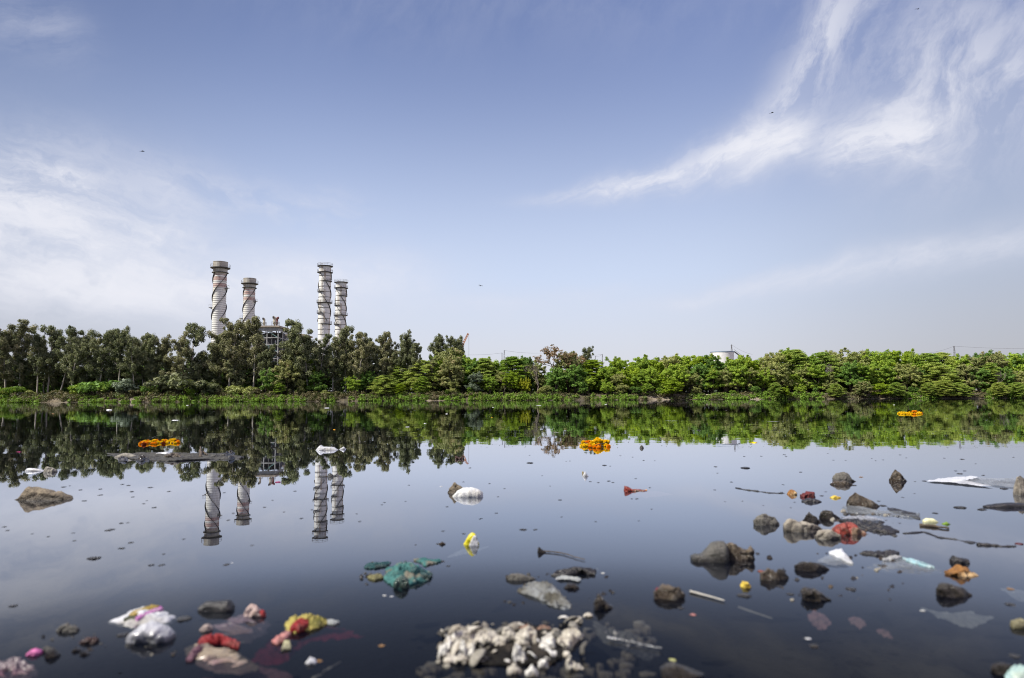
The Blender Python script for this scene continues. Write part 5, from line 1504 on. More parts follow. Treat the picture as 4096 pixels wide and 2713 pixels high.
sheet('film', 'pink film trailing right from the red wrapper', 'film', 'W3', [(1060, 850), (1120, 820), (1220, 806), (1340, 815), (1450, 838), (1330, 856), (1200, 868)], PINK_F, amp=1.5, z0=-.006, seed=32)
wf = sheet('film', 'long white plastic film lying flat at the right', 'film', 'W4', [(1425, 735), (1520, 716), (1700, 697), (1850, 692), (1900, 706), (1700, 722), (1780, 735), (1900, 760), (2020, 784), (1880, 778), (1700, 757), (1560, 747)], WHITE_F, amp=2.5, z0=.006, seed=33)
sheet('film', 'grey translucent film joining the white film to the edge', 'film', 'W4', [(1740, 725), (1870, 700), (2050, 712), (2200, 700), (2260, 740), (2240, 795), (2060, 780), (1900, 752)], mat('grey_translucent_film', (.55, .58, .62), (.42, .45, .5), 12, .3, .5, alpha=.5), amp=2, seed=34)
sheet('plastic_bag', 'clear plastic bag below the wedge-shaped rock', 'bag', 'W4', [(668, 990), (700, 952), (800, 960), (1000, 1002), (1200, 1015), (1340, 1020), (1350, 1065), (1200, 1050), (1000, 1030), (800, 1022)], CLEAR_F, hump=1, amp=4, seed=35)
sheet('scum_mat', 'black scum strip edging the clear bag at its right', 'scum', 'W4', [(1070, 970), (1150, 985), (1250, 1010), (1350, 1035), (1350, 1065), (1260, 1040), (1150, 1010), (1090, 995)], BLACK_WET, hump=2, amp=3, seed=36)
sheet('film', 'bluish-white film behind the crumpled red wrapper', 'film', 'W4', [(648, 1062), (760, 1045), (900, 1050), (1045, 1085), (900, 1098), (720, 1090)], mat('bluish_film', (.60, .62, .68), (.46, .48, .54), 14, .3, .5, alpha=.6), amp=3, seed=37)
sheet('scum_mat', 'black mat of rotting weed stretching right of the red wrapper', 'scum', 'W4', [(650, 1088), (760, 1082), (930, 1106), (1060, 1150), (1165, 1182), (1100, 1198), (900, 1170), (820, 1150)], BLACK_WET, hump=9, amp=7, seed=38)
stick('stick', 'thin dark stick under the cream petal', 'stick', 'W4', [(1362, 1130), (1480, 1142), (1620, 1160)], 7, WOOD, seed=3)
sheet('plastic_bag', 'white folded corner of a clear plastic bag', 'bag', 'B4', [(560, 268), (620, 245), (685, 238), (735, 300), (790, 368), (725, 352), (640, 305)], WHITE_F, hump=12, amp=4, seed=39)
sheet('film', 'clear film left under the white folded corner', 'film', 'B4', [(450, 348), (540, 300), (600, 290), (690, 330), (745, 378), (600, 388)], CLEAR_F, amp=3, seed=40)
sheet('scum_mat', 'long black strip of scum above the bluish bag', 'scum', 'B4', [(848, 265), (1000, 260), (1120, 268), (1170, 250), (1220, 268), (1140, 295), (980, 286)], BLACK_WET, hump=5, amp=4, seed=41)
bb = sheet('plastic_bag', 'clear bag with a pale blue seal, right of the white corner', 'bag', 'B4', [(900, 395), (1000, 340), (1100, 320), (1220, 300), (1400, 338), (1625, 430), (1480, 462), (1300, 442), (1100, 435)], CLEAR_F, hump=3, amp=5, z0=-.003, seed=42)
sheet('blue_seal', None, None, 'B4', [(1240, 310), (1320, 322), (1420, 348), (1540, 400), (1480, 392), (1300, 345)], BLUE_Z, hump=.8, amp=2, z0=.004, seed=43, parent=bb)
sheet('white_edge', None, None, 'B4', [(1060, 330), (1180, 300), (1240, 312), (1160, 330)], mat('milky_edge', (.6, .6, .6), (.45, .45, .45), 30, .4, .4, alpha=.7), hump=3, amp=3, z0=.006, seed=44, parent=bb)
for i, (pts, z_, lb) in enumerate([([(365, 780), (420, 720), (520, 770), (585, 830), (530, 880), (480, 905), (410, 850)], -.02, 'sunken pink scrap left of two others'),
                                   ([(735, 800), (800, 785), (880, 810), (905, 860), (830, 875), (760, 840)], -.02, 'sunken pink scrap in the middle of three'),
                                   ([(1000, 900), (1060, 880), (1120, 920), (1150, 970), (1070, 950)], -.022, 'sunken pink scrap rightmost of three')]):
    sheet('sunken_scrap', lb, 'scrap', 'B4', pts, mat('sunken_pink_scrap', (.62, .36, .36), (.5, .33, .33), 20, .6, .5, alpha=.9), amp=8, z0=z_, seed=50 + i, group='sunken pink scraps')
sheet('film', 'pale film sunk below the rounded rock with pale top', 'film', 'B4', [(1400, 700), (1560, 740), (1700, 760), (1850, 740), (2080, 800), (2000, 850), (1850, 895), (1700, 850), (1560, 790)], PALE_F, amp=5, z0=-.016, seed=53)
sheet('film', 'grey film floating at the right edge above the yellowish rock', 'film', 'B4', [(2140, 575), (2220, 560), (2400, 610), (2420, 700), (2300, 690), (2220, 620)], PALE_F, amp=4, z0=-.004, seed=54)
sheet('plastic_bag', 'cyan and white bag in the bottom right corner', 'bag', 'B4', [(2190, 1420), (2250, 1375), (2320, 1345), (2440, 1350), (2460, 1430), (2320, 1470), (2200, 1450)], CYAN, hump=22, amp=7, seed=55)
sheet('rag', 'mottled grey rag crumpled in the water, centre bottom above the shells', 'rag', 'B3', [(40, 608), (100, 560), (220, 535), (330, 545), (410, 590), (470, 650), (520, 705), (562, 762), (500, 790), (400, 765), (300, 715), (180, 655), (80, 630)], mat('mottled_grey_rag', (.30, .315, .32), (.17, .165, .145), 30, .6, .6, c3=(.08, .07, .045)), hump=20, amp=13, z0=-.003, seed=96, freq=8)
sheet('scum_mat', 'black weed mat above the mottled grey rag', 'scum', 'B3', [(358, 470), (430, 440), (500, 430), (600, 412), (780, 428), (770, 470), (700, 462), (640, 445), (480, 482)], BLACK_WET, hump=7, amp=6, seed=56, freq=9)
sheet('film', 'milky film right of the mottled grey rag', 'film', 'B3', [(400, 500), (480, 480), (640, 505), (620, 540), (540, 520), (440, 520)], PALE_F, amp=3, seed=57)
stick('straw', 'white drinking straw floating left of the black ball of scum', 'straw', 'B3', [(1650, 628), (1800, 668), (1965, 714)], 5.5, STRAW, seed=4, wob=.1)
stick('straw', 'longer pale straw floating lower right of the first one', 'straw', 'B3', [(2095, 748), (2250, 800), (2410, 852)], 5, STRAW, z=-.004, seed=5, wob=.1)
stick('twig', 'dirty twig with litter caught on it, centre of the water', 'twig', 'W3', [(285, 1365), (400, 1375), (480, 1390), (560, 1418), (655, 1442)], 2.8, WOOD, seed=6)
lump('twig_end', 'dark triangular scrap at the left end of the dirty twig', 'scrap', 'W3', [(226, 1368), (232, 1330), (240, 1318), (305, 1360)], 1372, .5, ROCK_DARK, rough=.2, seed=93)
stick('stick', 'grey stick near the bottom edge left of centre', 'stick', 'B2', [(530, 1400), (640, 1330), (780, 1240)], 8, STRAW, z=-.006, seed=7)
stick('scum_strand', 'thread of black scum running left from the far flowers', 'scum', 'W3', [(2010, 790), (2080, 805), (2200, 820), (2300, 835), (2420, 838)], 4, BLACK_WET, z=0, seed=8)
stick('scum_strand', 'thread of black scum between the black balls at the right', 'scum', 'W4', [(1220, 1197), (1400, 1185), (1540, 1235), (1680, 1250), (1800, 1278)], 5, BLACK_WET, z=0, seed=9)
stick('scum_strand', 'thread of black scum reaching the red ball at the right edge', 'scum', 'W4', [(1880, 1300), (2000, 1305), (2100, 1315), (2220, 1312)], 8, BLACK_WET, z=0, seed=10)
lump('red_tip', 'red scrap stuck to the brown wet rock near the straw', 'scrap', 'B3', [(1328, 602), (1340, 580), (1365, 585), (1372, 605)], 640, .8, REDC, rough=.2, seed=94)

# --- heap of bleached shells and bones
sheet('mud_mound', 'black mud mound carrying the bleached shells', 'mud', 'C5', [(240, 600), (330, 520), (480, 440), (640, 395), (800, 350), (1000, 330), (1200, 380), (1350, 430), (1330, 560), (1200, 660), (900, 690), (600, 660), (380, 650)], mat('heap_mud', (.022, .019, .016), (.010, .009, .008), 50, .75, .7, c3=(.06, .05, .04), spec=.12), hump=3, amp=5, seed=95, freq=9)
SH = [([(215, 590), (232, 530), (255, 500), (290, 485), (310, 560)], 608, .7, 'rounded white shell at the left end of the heap'), ([(295, 505), (360, 430), (440, 372), (498, 372), (505, 430), (420, 480)], 520, .4, 'long arched white piece at the upper left of the heap'),
      ([(392, 610), (402, 510), (440, 448), (520, 468), (535, 520), (470, 600)], 620, .4, 'white wedge hanging down at the front left of the heap'), ([(505, 490), (560, 430), (640, 410), (682, 440), (695, 500)], 525, .5, 'broad pale piece in the left middle of the heap'),
      ([(665, 505), (700, 440), (760, 428), (802, 420), (805, 510)], 530, .6, 'pale squarish piece right of the broad one'), ([(770, 425), (782, 355), (830, 348), (882, 400), (895, 470)], 480, .4, 'upright white spike near the heap centre'),
      ([(880, 430), (930, 400), (1000, 385), (1062, 380), (1068, 430), (1010, 500)], 525, .4, 'wide pale fan-shaped piece at the heap centre'), ([(832, 332), (900, 296), (1000, 300), (995, 332)], 345, .3, 'flat white strip at the back of the heap'),
      ([(862, 575), (878, 500), (892, 480), (930, 512), (988, 610)], 645, .35, 'slim white piece leaning at the front of the heap'), ([(1092, 535), (1120, 475), (1155, 448), (1210, 432), (1228, 500)], 548, .5, 'large white lump right of the heap centre'),
      ([(1082, 655), (1110, 620), (1150, 618), (1168, 668)], 692, .7, 'round white pebble at the front of the heap'), ([(1345, 290), (1400, 260), (1455, 254), (1465, 290)], 302, .3, 'white strip at the back right of the heap'),
      ([(1470, 245), (1520, 214), (1555, 248)], 256, .5, 'pale round piece at the far back right of the heap'), ([(1075, 352), (1110, 325), (1180, 348), (1195, 372)], 380, .4, 'white piece right of the brown strip'),
      ([(1108, 402), (1140, 378), (1172, 402)], 420, .7, 'small yellowish shell, left of three in a row'), ([(1178, 408), (1210, 370), (1247, 402)], 428, .7, 'small yellowish shell, middle of three in a row'),
      ([(1276, 402), (1310, 368), (1343, 398)], 422, .7, 'small white shell, right of three in a row'), ([(1340, 432), (1380, 400), (1442, 383), (1458, 432)], 452, .4, 'ribbed pale piece at the right of the heap'),
      ([(970, 725), (1030, 668), (1085, 690), (1085, 745)], 765, .6, 'white lump at the very front of the heap'), ([(815, 705), (880, 648), (935, 680), (935, 735)], 750, .6, 'pale shell front left of the white lump'),
      ([(330, 620), (390, 595), (470, 600), (490, 630)], 650, .4, 'tan piece low under the white wedge'), ([(580, 395), (650, 370), (760, 362), (775, 395)], 410, .3, 'grey flat piece along the back of the heap'),
      ([(1320, 640), (1350, 598), (1380, 640), (1470, 690)], 705, .3, 'dim pale piece just under water at the right'), ([(880, 372), (930, 345), (990, 328), (1075, 345), (1065, 372)], 388, .3, 'brown flat strip near the heap centre')]
for i, (pf, bs, dp, lb) in enumerate(SH):
    mm = SHELL_W if i in (0, 2, 8, 9, 10, 16, 18) else SHELL
    if 'brown' in lb: mm = mat('brown_strip', (.36, .21, .14), (.22, .13, .09), 50, .5, .5)
    if 'grey flat' in lb: mm = ROCK_GREY
    lump('shell_fragment', lb, 'shell', 'C5', pf, bs, dp * .8, mm, rough=.22, crease=.3, seed=100 + i, group='bleached shells and bones of the heap', fwd=-.1 if i in (3, 4, 5, 6) else 0)
for i, (pts, mm, lb) in enumerate([([(225, 600), (235, 520), (300, 470), (420, 378), (505, 368), (492, 430), (400, 470), (330, 540), (300, 605)], SHELL_W, 'crumpled white strip arching over the left end of the heap'),
                               ([(395, 605), (408, 500), (450, 445), (540, 440), (660, 405), (690, 440), (800, 418), (805, 480), (690, 505), (600, 500), (535, 525), (480, 608)], SHELL, 'crumpled pale strip across the left half of the heap'),
                               ([(885, 425), (1000, 385), (1068, 380), (1066, 440), (1012, 505), (930, 485)], SHELL, 'crumpled pale scrap at the centre of the heap'),
                               ([(1088, 545), (1115, 470), (1200, 432), (1232, 490), (1185, 550)], SHELL_W, 'crumpled white scrap right of the heap centre'),
                               ([(1240, 500), (1300, 400), (1400, 380), (1470, 420), (1400, 500), (1320, 540)], SHELL, 'crumpled pale scrap at the right of the heap')]):
    sheet('plastic_scrap', lb, 'scrap', 'C5', pts, mm, hump=15, amp=12, seed=400 + i, freq=4.5, group='crumpled pale scraps of the heap')
r2 = random.Random(8)
for i in range(78):
    x = r2.uniform(60, 1800) if i < 45 else r2.uniform(1300, 2050)
    y = r2.uniform(610, 800) if i < 45 else r2.uniform(280, 720)
    if x < 300: y = r2.uniform(640, 800)
    w = r2.choice((r2.uniform(20, 45), r2.uniform(40, 95))); h = w * r2.uniform(.2, .55)
    a = r2.uniform(0, PI)
    pts = [(x + w * math.cos(t + a) * r2.uniform(.6, 1.1), y + h * math.sin(t + a) * r2.uniform(.6, 1.1)) for t in [2 * PI * k / 7 for k in range(7)]]
    sheet('sunken_shell', 'dim pale shell fragment sunk in front of the bleached heap', 'shell', 'C5', pts, SHELL, hump=5, amp=3, z0=-r2.uniform(.014, .034), seed=200 + i, group='sunken shell fragments')


def plate(name, label, cat, crop, pos, rpx, m, seed, tilt=(0, 0, 0), lift=.0, group=None, asp=.6):
    """A broken, curved piece of shell."""
    r_ = random.Random(seed)
    p = water(*cp(crop, pos)); s = p.y / F * rpx
    nr, na = 5, 18
    vs = []
    jag = [r_.uniform(.6, 1.15) for _ in range(na)]
    for side in (1, -1):
        for j in range(nr + 1):
            for k in range(na):
                a = 2 * PI * k / na; t = j / nr * (jag[k] * .6 + jag[k - 1] * .4)
                x, y = t * math.cos(a), t * math.sin(a) * asp
                z = .42 * (1 - x * x - 1.2 * y * y) + .06 * noise.noise(Vector((x * 3, y * 3, seed))) + side * .07
                vs.append(Vector((x, y, z - .2)) * s)
    n1 = (nr + 1) * na
    fs = []
    for b_ in (0, n1):
        for j in range(nr):
            for k in range(na):
                f = (b_ + j * na + k, b_ + j * na + (k + 1) % na, b_ + (j + 1) * na + (k + 1) % na, b_ + (j + 1) * na + k)
                fs.append(f if b_ else f[::-1])
    fs += [(nr * na + k, n1 + nr * na + k, n1 + nr * na + (k + 1) % na, nr * na + (k + 1) % na) for k in range(na)]
    o = MB().add(vs, fs).build(name, m, None, True, loc=p + Vector((0, 0, lift * s)))
    o.rotation_euler = tilt
    return tag(o, label, cat, group)


for i in range(130):
    u = r2.random()
    x = r2.uniform(300, 1480) if u < .8 else r2.uniform(250, 700)
    y = r2.uniform(330, 660) - (40 if x > 1250 else 0)
    if x < 520: y = max(y, 430)
    w = r2.choice((r2.uniform(6, 14), r2.uniform(12, 24), r2.uniform(20, 42))) * (1.2 if x < 900 else .85)
    plate('shell_chip', 'small pale shell chip scattered over the bleached heap', 'shell', 'C5', (x, y), w, r2.choice((SHELL, SHELL_W, ROCK_PALE, SHELL, SACK, ROCK_GREY)), 300 + i,
          (r2.uniform(-.9, .9), r2.uniform(-.9, .9), r2.uniform(0, 6.3)), r2.uniform(.1, .9), 'small shell chips', r2.uniform(.4, .9))
sheet('film', 'torn grey film stretching right from the shell heap', 'film', 'C5', [(1540, 265), (1680, 330), (1800, 360), (1890, 370), (1950, 450), (2060, 480), (2150, 550), (2030, 625), (1900, 565), (1780, 500), (1650, 460), (1580, 380)], mat('torn_grey_film', (.58, .56, .52), (.40, .39, .37), 12, .35, .6, alpha=.62, c3=(.2, .2, .21)), hump=2, amp=5, z0=-.004, seed=58)
GL = mat('glint_rod_plastic', (.7, .7, .7), (.6, .6, .6), 60, .12, .8, spec=1.0)  # bright gloss for an added rod that imitates sun glints
stick('glint_rod', 'added glossy rod imitating sun glints right of the shell heap', 'strip', 'C5', [(1680, 455), (1800, 475), (1900, 495), (2000, 520), (2145, 548)], 4, GL, z=.006, seed=11)

# --- rotting scraps strewn between the larger things
SCR = [BLACK_WET, ROCK_DARK, SCUM, ROCK_BROWN, BLACK_WET, SACK, WOOD, ROCK_DARK]
r5 = random.Random(21)
def scraps(crop, n, box, label, group, w0=10, w1=34):
    for i in range(n):
        x, y = r5.uniform(box[0], box[2]), r5.uniform(box[1], box[3])
        if len(box) > 4 and r5.random() < .5: y = box[4] + (y - box[4]) * .3
        w = r5.uniform(w0, w1); k = r5.randint(5, 8); a0 = r5.random() * 6
        h = w * r5.uniform(.25, .6)
        pts = [(x + w * math.cos(a0 + 2 * PI * j / k) * r5.uniform(.45, 1.15), y + h * math.sin(a0 + 2 * PI * j / k) * r5.uniform(.45, 1.15)) for j in range(k)]
        sheet('litter_scrap', label, 'litter', crop, pts, r5.choice(SCR), hump=r5.uniform(.03, .14) * w, amp=r5.uniform(.06, .16) * w, z0=r5.uniform(-.003, .002), seed=r5.randint(0, 999), group=group, nb=28, nr=6)
scraps('W4', 46, (560, 980, 1250, 1230), 'small dark scrap of rotting litter around the right rock cluster', 'litter around the right rock cluster')
scraps('B4', 40, (-100, 240, 1300, 720), 'small dark scrap of litter among the plastic bags at the right', 'litter among the bags at the right')
scraps('B3', 26, (-100, 400, 950, 800), 'small dark scrap of litter around the mottled grey rag', 'litter around the grey rag')
scraps('B1', 30, (150, 1000, 1750, 1230), 'small dark scrap of litter at the lower left', 'litter at the lower left')
scraps('C5', 46, (200, 300, 1500, 700), 'small dark scrap of litter caught in the bleached heap', 'litter in the bleached heap', 14, 46)
scraps('B2', 14, (960, 330, 1700, 580), 'small dark scrap of litter around the teal cloth', 'litter around the teal cloth')
scraps('W1', 16, (1000, 480, 2200, 545), 'small scrap of litter in the floating trash raft', 'litter in the trash raft', 20, 60)

# --- marigold garlands: each flower a ball of ruffled petals
MARI = {k: mat(k + '_marigold', a_, c_, 90, .6, .2, transl=.12) for k, a_, c_ in (('yellow', (.98, .74, .006), (.96, .62, .004)), ('orange', (.98, .50, .005), (.95, .36, .004)), ('rust', (.42, .08, .006), (.20, .035, .005)))}
fl_me = {}
rgm = np.random.default_rng(77)
for k, mm in MARI.items():
    mb = MB()
    for j in range(110):
        f = (j + .5) / 110; ph = j * 2.39996
        th = math.acos(1 - 1.55 * f)
        d = Vector((math.sin(th) * math.cos(ph), math.sin(th) * math.sin(ph), math.cos(th)))
        t = d.cross(Vector((0, 0, 1))); t = t.normalized() if t.length > .01 else Vector((1, 0, 0))
        u = t.cross(d)
        r = .62; R1 = 1.0 + rgm.normal() * .08; w = .22 + .08 * rgm.random()
        tip = d * R1 + u * .16
        mb.add([d * r * .7, d * .86 + t * w - u * .05, tip + t * w * .7, tip + d * .06, tip - t * w * .7, d * .86 - t * w - u * .05], [(0, 1, 2, 3), (0, 3, 4, 5)])
    mb.lathe([(.05, -.8), (.6, -.6), (.84, 0), (.66, .55), (.35, .76), (.05, .84)], 16)
    fl_me[k] = mb.mesh('marigold_flower', mm, False)


def garland(crop, label, spots, rpx):
    c = water(*cp(crop, (sum(s[0] for s in spots) / len(spots), sum(s[1] for s in spots) / len(spots))))
    e = empty('marigold_garland', c, label, 'garland', 'marigold garlands')
    th = MB(); last = None; pts = []
    for i, (x, y, k, up) in enumerate(spots):
        p = water(*cp(crop, (x, y)))
        s = p.y / F * rpx * random.uniform(.88, 1.12)
        p = p - c; p.z = s * (.18 + 1.7 * up)
        pts.append(p)
        o = link(bpy.data.objects.new('flower', fl_me[k]), e)
        o.location = p; o.scale = (s, s, s); o.rotation_euler = (random.uniform(-.7, .7), random.uniform(-.7, .7), random.uniform(0, 6))
    th.tube(pts, .004, 5); th.build('thread', SCUM, e)


random.seed(5)
Yk, Ok, Rk = 'yellow', 'orange', 'rust'
g = []
for i in range(14):
    g.append((1262 + i * 25.5, 398 + 6 * math.sin(i * 1.7) - i * .9, [Ok, Rk, Ok, Yk, Ok, Ok, Yk, Yk, Rk, Yk, Yk, Yk, Yk, Ok][i], 0))
for i in range(13):
    g.append((1275 + i * 26, 385 + 5 * math.cos(i * 2.1) - i * .9, [Ok, Yk, Ok, Yk, Yk, Ok, Rk, Yk, Ok, Yk, Yk, Yk, Rk][i], 0.1 if i > 1 else 0))
garland('W1', 'orange and yellow marigold garland floating at the left', g, 8)
g = [(622 + i * 22, 415 + 6 * math.sin(i * 1.3), [Yk, Yk, Yk, Ok, Yk, Yk, Ok, Ok, Yk, Yk, Yk, Ok][i], 0) for i in range(12)]
g += [(640 + i * 24, 398, [Yk, Ok, Ok, Yk, Yk, Yk, Yk, Yk, Yk, Yk][i], 0.3) for i in range(10)]
g += [(745, 412, Yk, 1.2), (765, 410, Yk, 1.5), (785, 412, Yk, 1.15), (805, 410, Yk, .9), (840, 412, Yk, .8), (858, 412, Yk, .9), (700, 428, Ok, 0), (740, 432, Ok, 0), (775, 434, Ok, 0)]
garland('W3', 'piled bright yellow marigold garland floating near the middle', g, 9.5)
g = []
for i in range(10):
    a = 2 * PI * i / 10; g.append((1208 + 36 * math.cos(a), 124 + 5.0 * math.sin(a), Yk, 0))
for i in range(16):
    a = 2 * PI * i / 16; g.append((1312 + 62 * math.cos(a), 124 + 6.5 * math.sin(a), Yk if i % 4 else Ok, 0))
for i in range(4): g.append((1298 + i * 9, 121, Ok, .5))
garland('W4', 'marigold garland in two loops floating at the far right', g, 5.2)

# --- single floating bits
def fleck_mesh(name, m, seed, flat=.35):
    bm = bmesh.new()
    bmesh.ops.create_icosphere(bm, subdivisions=3, radius=1)
    for v in bm.verts:
        q = v.co * 1.2 + Vector((seed * 3.1, 0, seed))
        v.co *= 1 + .55 * noise.fractal(q, 1, 2, 4)
        v.co.z *= flat
    me = bpy.data.meshes.new(name); bm.to_mesh(me); bm.free()
    me.materials.append(m)
    me.polygons.foreach_set('use_smooth', [True] * len(me.polygons))
    return me


DARK_F = [fleck_mesh('dark_fleck', BLACK_WET, i, .30) for i in range(5)]


def fleck(me, name, px, py, wpx, label, cat, group=None, asp=1.0):
    p = water(px, py); s = wpx / 2 * p.y / F
    o = link(bpy.data.objects.new(name, me)); o.location = p; o.scale = (s, s * asp, s * min(.8, asp * (.4 if asp < .3 else .9)))
    o.rotation_euler = (0, 0, random.uniform(-.4, .4))
    return tag(o, label, cat, group)


random.seed(9)
BALLS = [('W4', (1038, 950), 26, 'dark scum ball at the tip of the wedge-shaped rock'), ('W4', (1808, 1278), 38, 'largest black scum ball on the thread at the right'), ('W4', (2178, 1312), 28, 'black scum ball left of the red one'),
         ('W4', (1225, 1197), 18, 'small black scum ball right of the black weed mat'), ('W4', (1540, 1235), 28, 'flat dark scum halfway along the right thread'), ('B4', (1055, 380), 28, 'black scum ball inside the clear bag with blue seal'),
         ('B4', (768, 598), 40, 'dark scum lump below the clear bag'), ('B3', (2155, 655), 46, 'black ball of scum under the yellow flower bit'), ('B4', (110, 570), 22, 'small dark scum right below the touching stones'),
         ('B4', (205, 642), 26, 'reddish dark scum left of the low trash heap'), ('B4', (2250, 740), 36, 'dark scum near the right edge above the yellowish rock'), ('B4', (2280, 1215), 40, 'dim dark scum above the bottom right corner'),
         ('W4', (1720, 965), 40, 'flat black scum left of the driftwood'), ('W4', (1918, 983), 32, 'flat grey scum just left under the driftwood'), ('W4', (1495, 1016), 20, 'small dark scum above the cream petal'),
         ('W4', (775, 767), 20, 'dark bit right of the flat brown rock'), ('W4', (2110, 797), 28, 'dark bit at the lower edge of the white film'), ('W3', (105, 1163), 26, 'black scum lump alone in the central water'),
         ('W3', (210, 1163), 16, 'small grey scum right of the lone black lump'), ('W3', (160, 566), 24, 'dark brown leaf beyond the central water'), ('W3', (705, 733), 12, 'dark dot below the small white cup'), ('W3', (826, 588), 18, 'dark leaf above the small white cup'),
         ('W1', (853, 1420), 42, 'dark oval leaf alone at the left, largest there'), ('W2', (1633, 1290), 16, 'dark dot left of the brown scum'), ('B2', (1720, 338), 22, 'dark bead at the end of the teal strip'), ('B2', (1780, 382), 16, 'dark dot right under the teal strip'),
         ('B3', (1560, 770), 26, 'dark tail of scum below the red-tipped rock'), ('B1', (130, 750), 28, 'dim dark fleck near the left edge'), ('B1', (1140, 1020), 44, 'dark smear left of the white rubbish bag'), ('B1', (1700, 870), 54, 'black strip between the striped packet and shoe-like lump'),
         ('W4', (1745, 533), 16, 'dark dot above the white film'), ('W4', (290, 648), 12, 'dark dot left of the pale grey rock'), ('W4', (1720, 662), 18, 'dark speck cluster above the white film'), ('W4', (120, 836), 24, 'black bit left of the orange-brown flower'), ('W3', (2090, 612), 34, 'black wisp of scum under the tank reflection')]
for k, (cr_, p, w, lb) in enumerate(BALLS):
    x, y = cp(cr_, p)
    fleck(DARK_F[k % 5], 'scum_fleck', x, y, w, lb, 'scum', 'dark scum bits', asp=1.0)
SP = [(1098, 758, 13), (1150, 767, 14), (572, 781, 14), (722, 807, 13), (1180, 823, 15), (1515, 821, 14), (900, 853, 13), (1290, 930, 12), (1383, 965, 15), (1085, 1106, 17), (985, 1168, 26), (1170, 1280, 18), (1095, 1330, 22), (1357, 1482, 22), (1450, 1480, 18), (2032, 1478, 22), (40, 1138, 14),
      (70, 1170, 12), (1648, 1248, 12), (2045, 1078, 12), (655, 1195, 10), (665, 1262, 12), (435, 1225, 11), (290, 1200, 10), (1465, 1382, 12), (1315, 903, 8), (1190, 870, 10), (760, 905, 16), (2010, 832, 11), (2090, 1017, 12), (2260, 1305, 12), (1145, 1100, 9), (1350, 785, 14), (900, 800, 12), (625, 770, 8)]
SP = [cp('W1', (x, y)) + (w,) for x, y, w in SP]
for x, y, w in [(80, 963, 13), (250, 1005, 9), (410, 1062, 12), (930, 1090, 12), (500, 985, 10), (905, 1022, 9), (1150, 920, 10), (1130, 940, 8), (1340, 910, 8), (1430, 1300, 9), (1678, 1177, 14), (1860, 1200, 14), (1715, 957, 10), (2155, 1016, 13), (2168, 868, 9), (2095, 750, 10), (2225, 795, 9), (1860, 735, 8), (1918, 610, 11), (1370, 765, 8), (150, 900, 9), (350, 818, 11)]:
    SP.append(cp('W2', (x, y)) + (w,))
for x, y, w in [(1110, 705, 9), (1180, 543, 9), (1280, 546, 6), (520, 548, 7), (485, 550, 6), (432, 897, 13), (445, 1048, 9), (750, 1092, 9), (1138, 1085, 8), (1250, 980, 8), (1817, 807, 9), (1966, 737, 11), (1840, 657, 8), (1828, 600, 14), (1080, 513, 7), (973, 500, 7), (1120, 887, 13), (1072, 887, 9), (775, 742, 11), (865, 728, 14), (905, 740, 10), (1235, 787, 9), (270, 680, 7), (343, 773, 7), (2078, 507, 9), (2235, 505, 8), (2065, 908, 8), (1910, 912, 7), (1605, 368, 8), (2250, 947, 8), (160, 497, 6), (880, 594, 7)]:
    SP.append(cp('W3', (x, y)) + (w,))
for x, y, w in [(145, 492, 9), (165, 508, 9), (535, 480, 6), (587, 540, 7), (697, 543, 7), (930, 526, 6), (968, 546, 7), (1030, 538, 8), (1185, 493, 8), (1240, 520, 7), (1305, 410, 6), (1610, 430, 7), (1680, 637, 11), (1762, 637, 11), (1930, 677, 13), (1207, 874, 9), (1315, 840, 8), (990, 908, 12), (205, 965, 7), (238, 918, 8), (133, 760, 8), (520, 824, 8), (1860, 573, 7), (1580, 522, 8), (2200, 515, 8), (1400, 728, 14), (1320, 732, 9), (1010, 1205, 22), (1180, 1105, 9), (1060, 1080, 9), (480, 860, 14)]:
    SP.append(cp('W4', (x, y)) + (w,))
for k, (x, y, w) in enumerate(SP):
    fleck(DARK_F[k % 5], 'water_fleck', x, y, w, 'small dark fleck of scum floating on the grey water', 'fleck', 'small dark flecks on the water', asp=random.uniform(.8, 1.6))
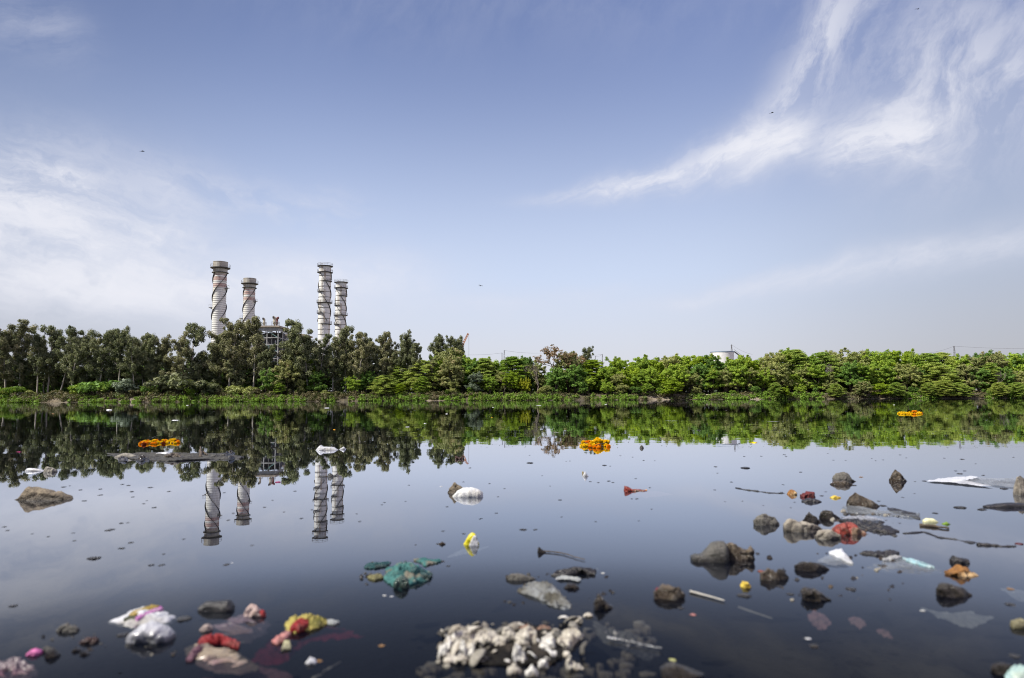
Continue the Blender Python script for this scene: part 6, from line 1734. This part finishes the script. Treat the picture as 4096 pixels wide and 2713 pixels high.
# bright bits
WB = [fleck_mesh('white_bit', FOAM, 11, .4), fleck_mesh('white_bit', WHITE_P, 12, .3)]
for k, (cr_, p, w, lb, ap) in enumerate([('W1', (980, 92), 22, 'white bit of foam below the left grassy bank', .8), ('W1', (1570, 183), 32, 'long thin white foam strip in the dark reflection', .5), ('W1', (1680, 50), 9, 'tiny white bit close under the left bank', 1), ('W2', (635, 73), 20, 'pair of white scraps below the right chimneys, near the bank', .8),
                                         ('W2', (1710, 126), 10, 'small white bar below the twin treetops', .8), ('W2', (1357, 243), 16, 'pale bottle-like bit in the green reflection', .8), ('W2', (1515, 212), 11, 'pale bit right of the bottle-like one', .8), ('W3', (240, 52), 19, 'white bar close to the bank under the middle', .5),
                                         ('W3', (842, 40), 10, 'white bit close to the bank right of the middle', .6), ('W2', (1660, 776), 13, 'pale scrap left of the tan pointed rock', 1), ('W2', (2125, 67), 8, 'white bit near the bank under the green bush', .7), ('W1', (2080, 1460), 10, 'faint pale bit left of the teal cloth', .8),
                                         ('W4', (1130, 45), 7, 'white bit near the bank above the right garland', .7), ('W4', (45, 195), 46, 'thin yellowish stick in the right reflection', .12), ('W3', (400, 295), 26, 'thin pale stick left of the yellow garland reflection', .15), ('W3', (1420, 188), 40, 'thin pale line of scum in the right reflection', .12),
                                         ('B2', (1190, 655), 16, 'pale bubble below the teal cloth', .8), ('B2', (1255, 662), 14, 'second pale bubble below the teal cloth', .8), ('B4', (1430, 795), 20, 'pale bubble above the sunken pale film', .7), ('B4', (370, 1052), 22, 'white bubble alone at the lower right', .8), ('B3', (842, 447), 14, 'white dot right of the black weed mat', 1),
                                         ('B3', (430, 500), 22, 'white scrap under the black weed mat', .8)]):
    x, y = cp(cr_, p)
    fleck(WB[k % 2], 'white_bit', x, y, w, lb, 'scrap', 'white floating bits', asp=ap)
for cr_, p, w, lb, mm in [('W1', (172, 467), 14, 'magenta petal at the left edge', MAGENTA), ('W2', (200, 738), 20, 'crimson petal right of the second chimney reflection', MAGENTA), ('W1', (475, 125), 9, 'orange-white petal in the left reflection', ORANGE_P), ('W2', (702, 268), 9, 'orange marigold head under the right chimneys', MARI['orange']),
                          ('W2', (2115, 157), 7, 'tiny orange marigold in the middle reflection', MARI['orange']), ('W3', (2163, 384), 22, 'flat yellow marigold bit right of the tank reflection', MARI['yellow']), ('W3', (1202, 808), 10, 'orange marigold head at the tip of the red wrapper', MARI['orange']),
                          ('W4', (2252, 1292), 28, 'dark red ball at the right edge', mat('dark_red_ball', (.13, .02, .02), (.09, .015, .015), 60, .5, .3)), ('W4', (835, 693), 14, 'thin orange petal above the flat brown rock', ORANGE_P), ('B4', (-60, 432), 26, 'red-orange scrap on the touching dark pair', REDP),
                          ('B3', (1672, 832), 22, 'pinkish petal below the white straw', PINKC), ('B2', (1160, 1120), 22, 'brown petal left of the shell heap', ORANGE_P), ('B2', (578, 1262), 24, 'rusty petal at the bottom left of centre', ORANGE_P), ('B4', (425, 1125), 36, 'dim brown leaf at the lower right', ROCK_BROWN),
                          ('B4', (2240, 595), 22, 'orange bit on the grey film at the right edge', ORANGE_P), ('B3', (1490, 1252), 26, 'yellow-green bud on top of the bottom rock', mat('yellow_bud', (.5, .5, .2), (.4, .4, .15), 50, .6, .3)), ('W3', (1673, 273), 14, 'small dark and white scrap in the right reflection', SCUM)]:
    x, y = cp(cr_, p)
    fleck(fleck_mesh('petal', mm, w, .35), 'petal', x, y, w, lb, 'petal', 'petals and scraps on the water')

# --- uncountable pale scum film on the far water
r3 = random.Random(4)
mb = MB()
for i in range(1500):
    py = 1622 + 170 * r3.random() ** 1.3
    px = r3.uniform(-50, 4150)
    p = water(px, py); s = r3.uniform(.6, 1.7) * p.y / F * (1 if r3.random() < .93 else 2.0)
    k = 6; a0 = r3.random() * 6
    asp = r3.uniform(.8, 1.6)
    q = [(p.x + s * math.cos(a0 + 2 * PI * j / k) * r3.uniform(.6, 1.1), p.y + s * asp * math.sin(a0 + 2 * PI * j / k) * r3.uniform(.6, 1.1)) for j in range(k)]
    mb.add([(x, y, .004) for x, y in q] + [(x, y, -.02) for x, y in q], [tuple(range(k))] + [(j, j + k, (j + 1) % k + k, (j + 1) % k) for j in range(k)])
tag(mb.build('scum', mat('pale_scum', (.30, .30, .28), (.20, .20, .19), 5, .8, 0)), 'fine pale flecks of scum dotting the dark tree reflections', 'scum', kind='stuff')
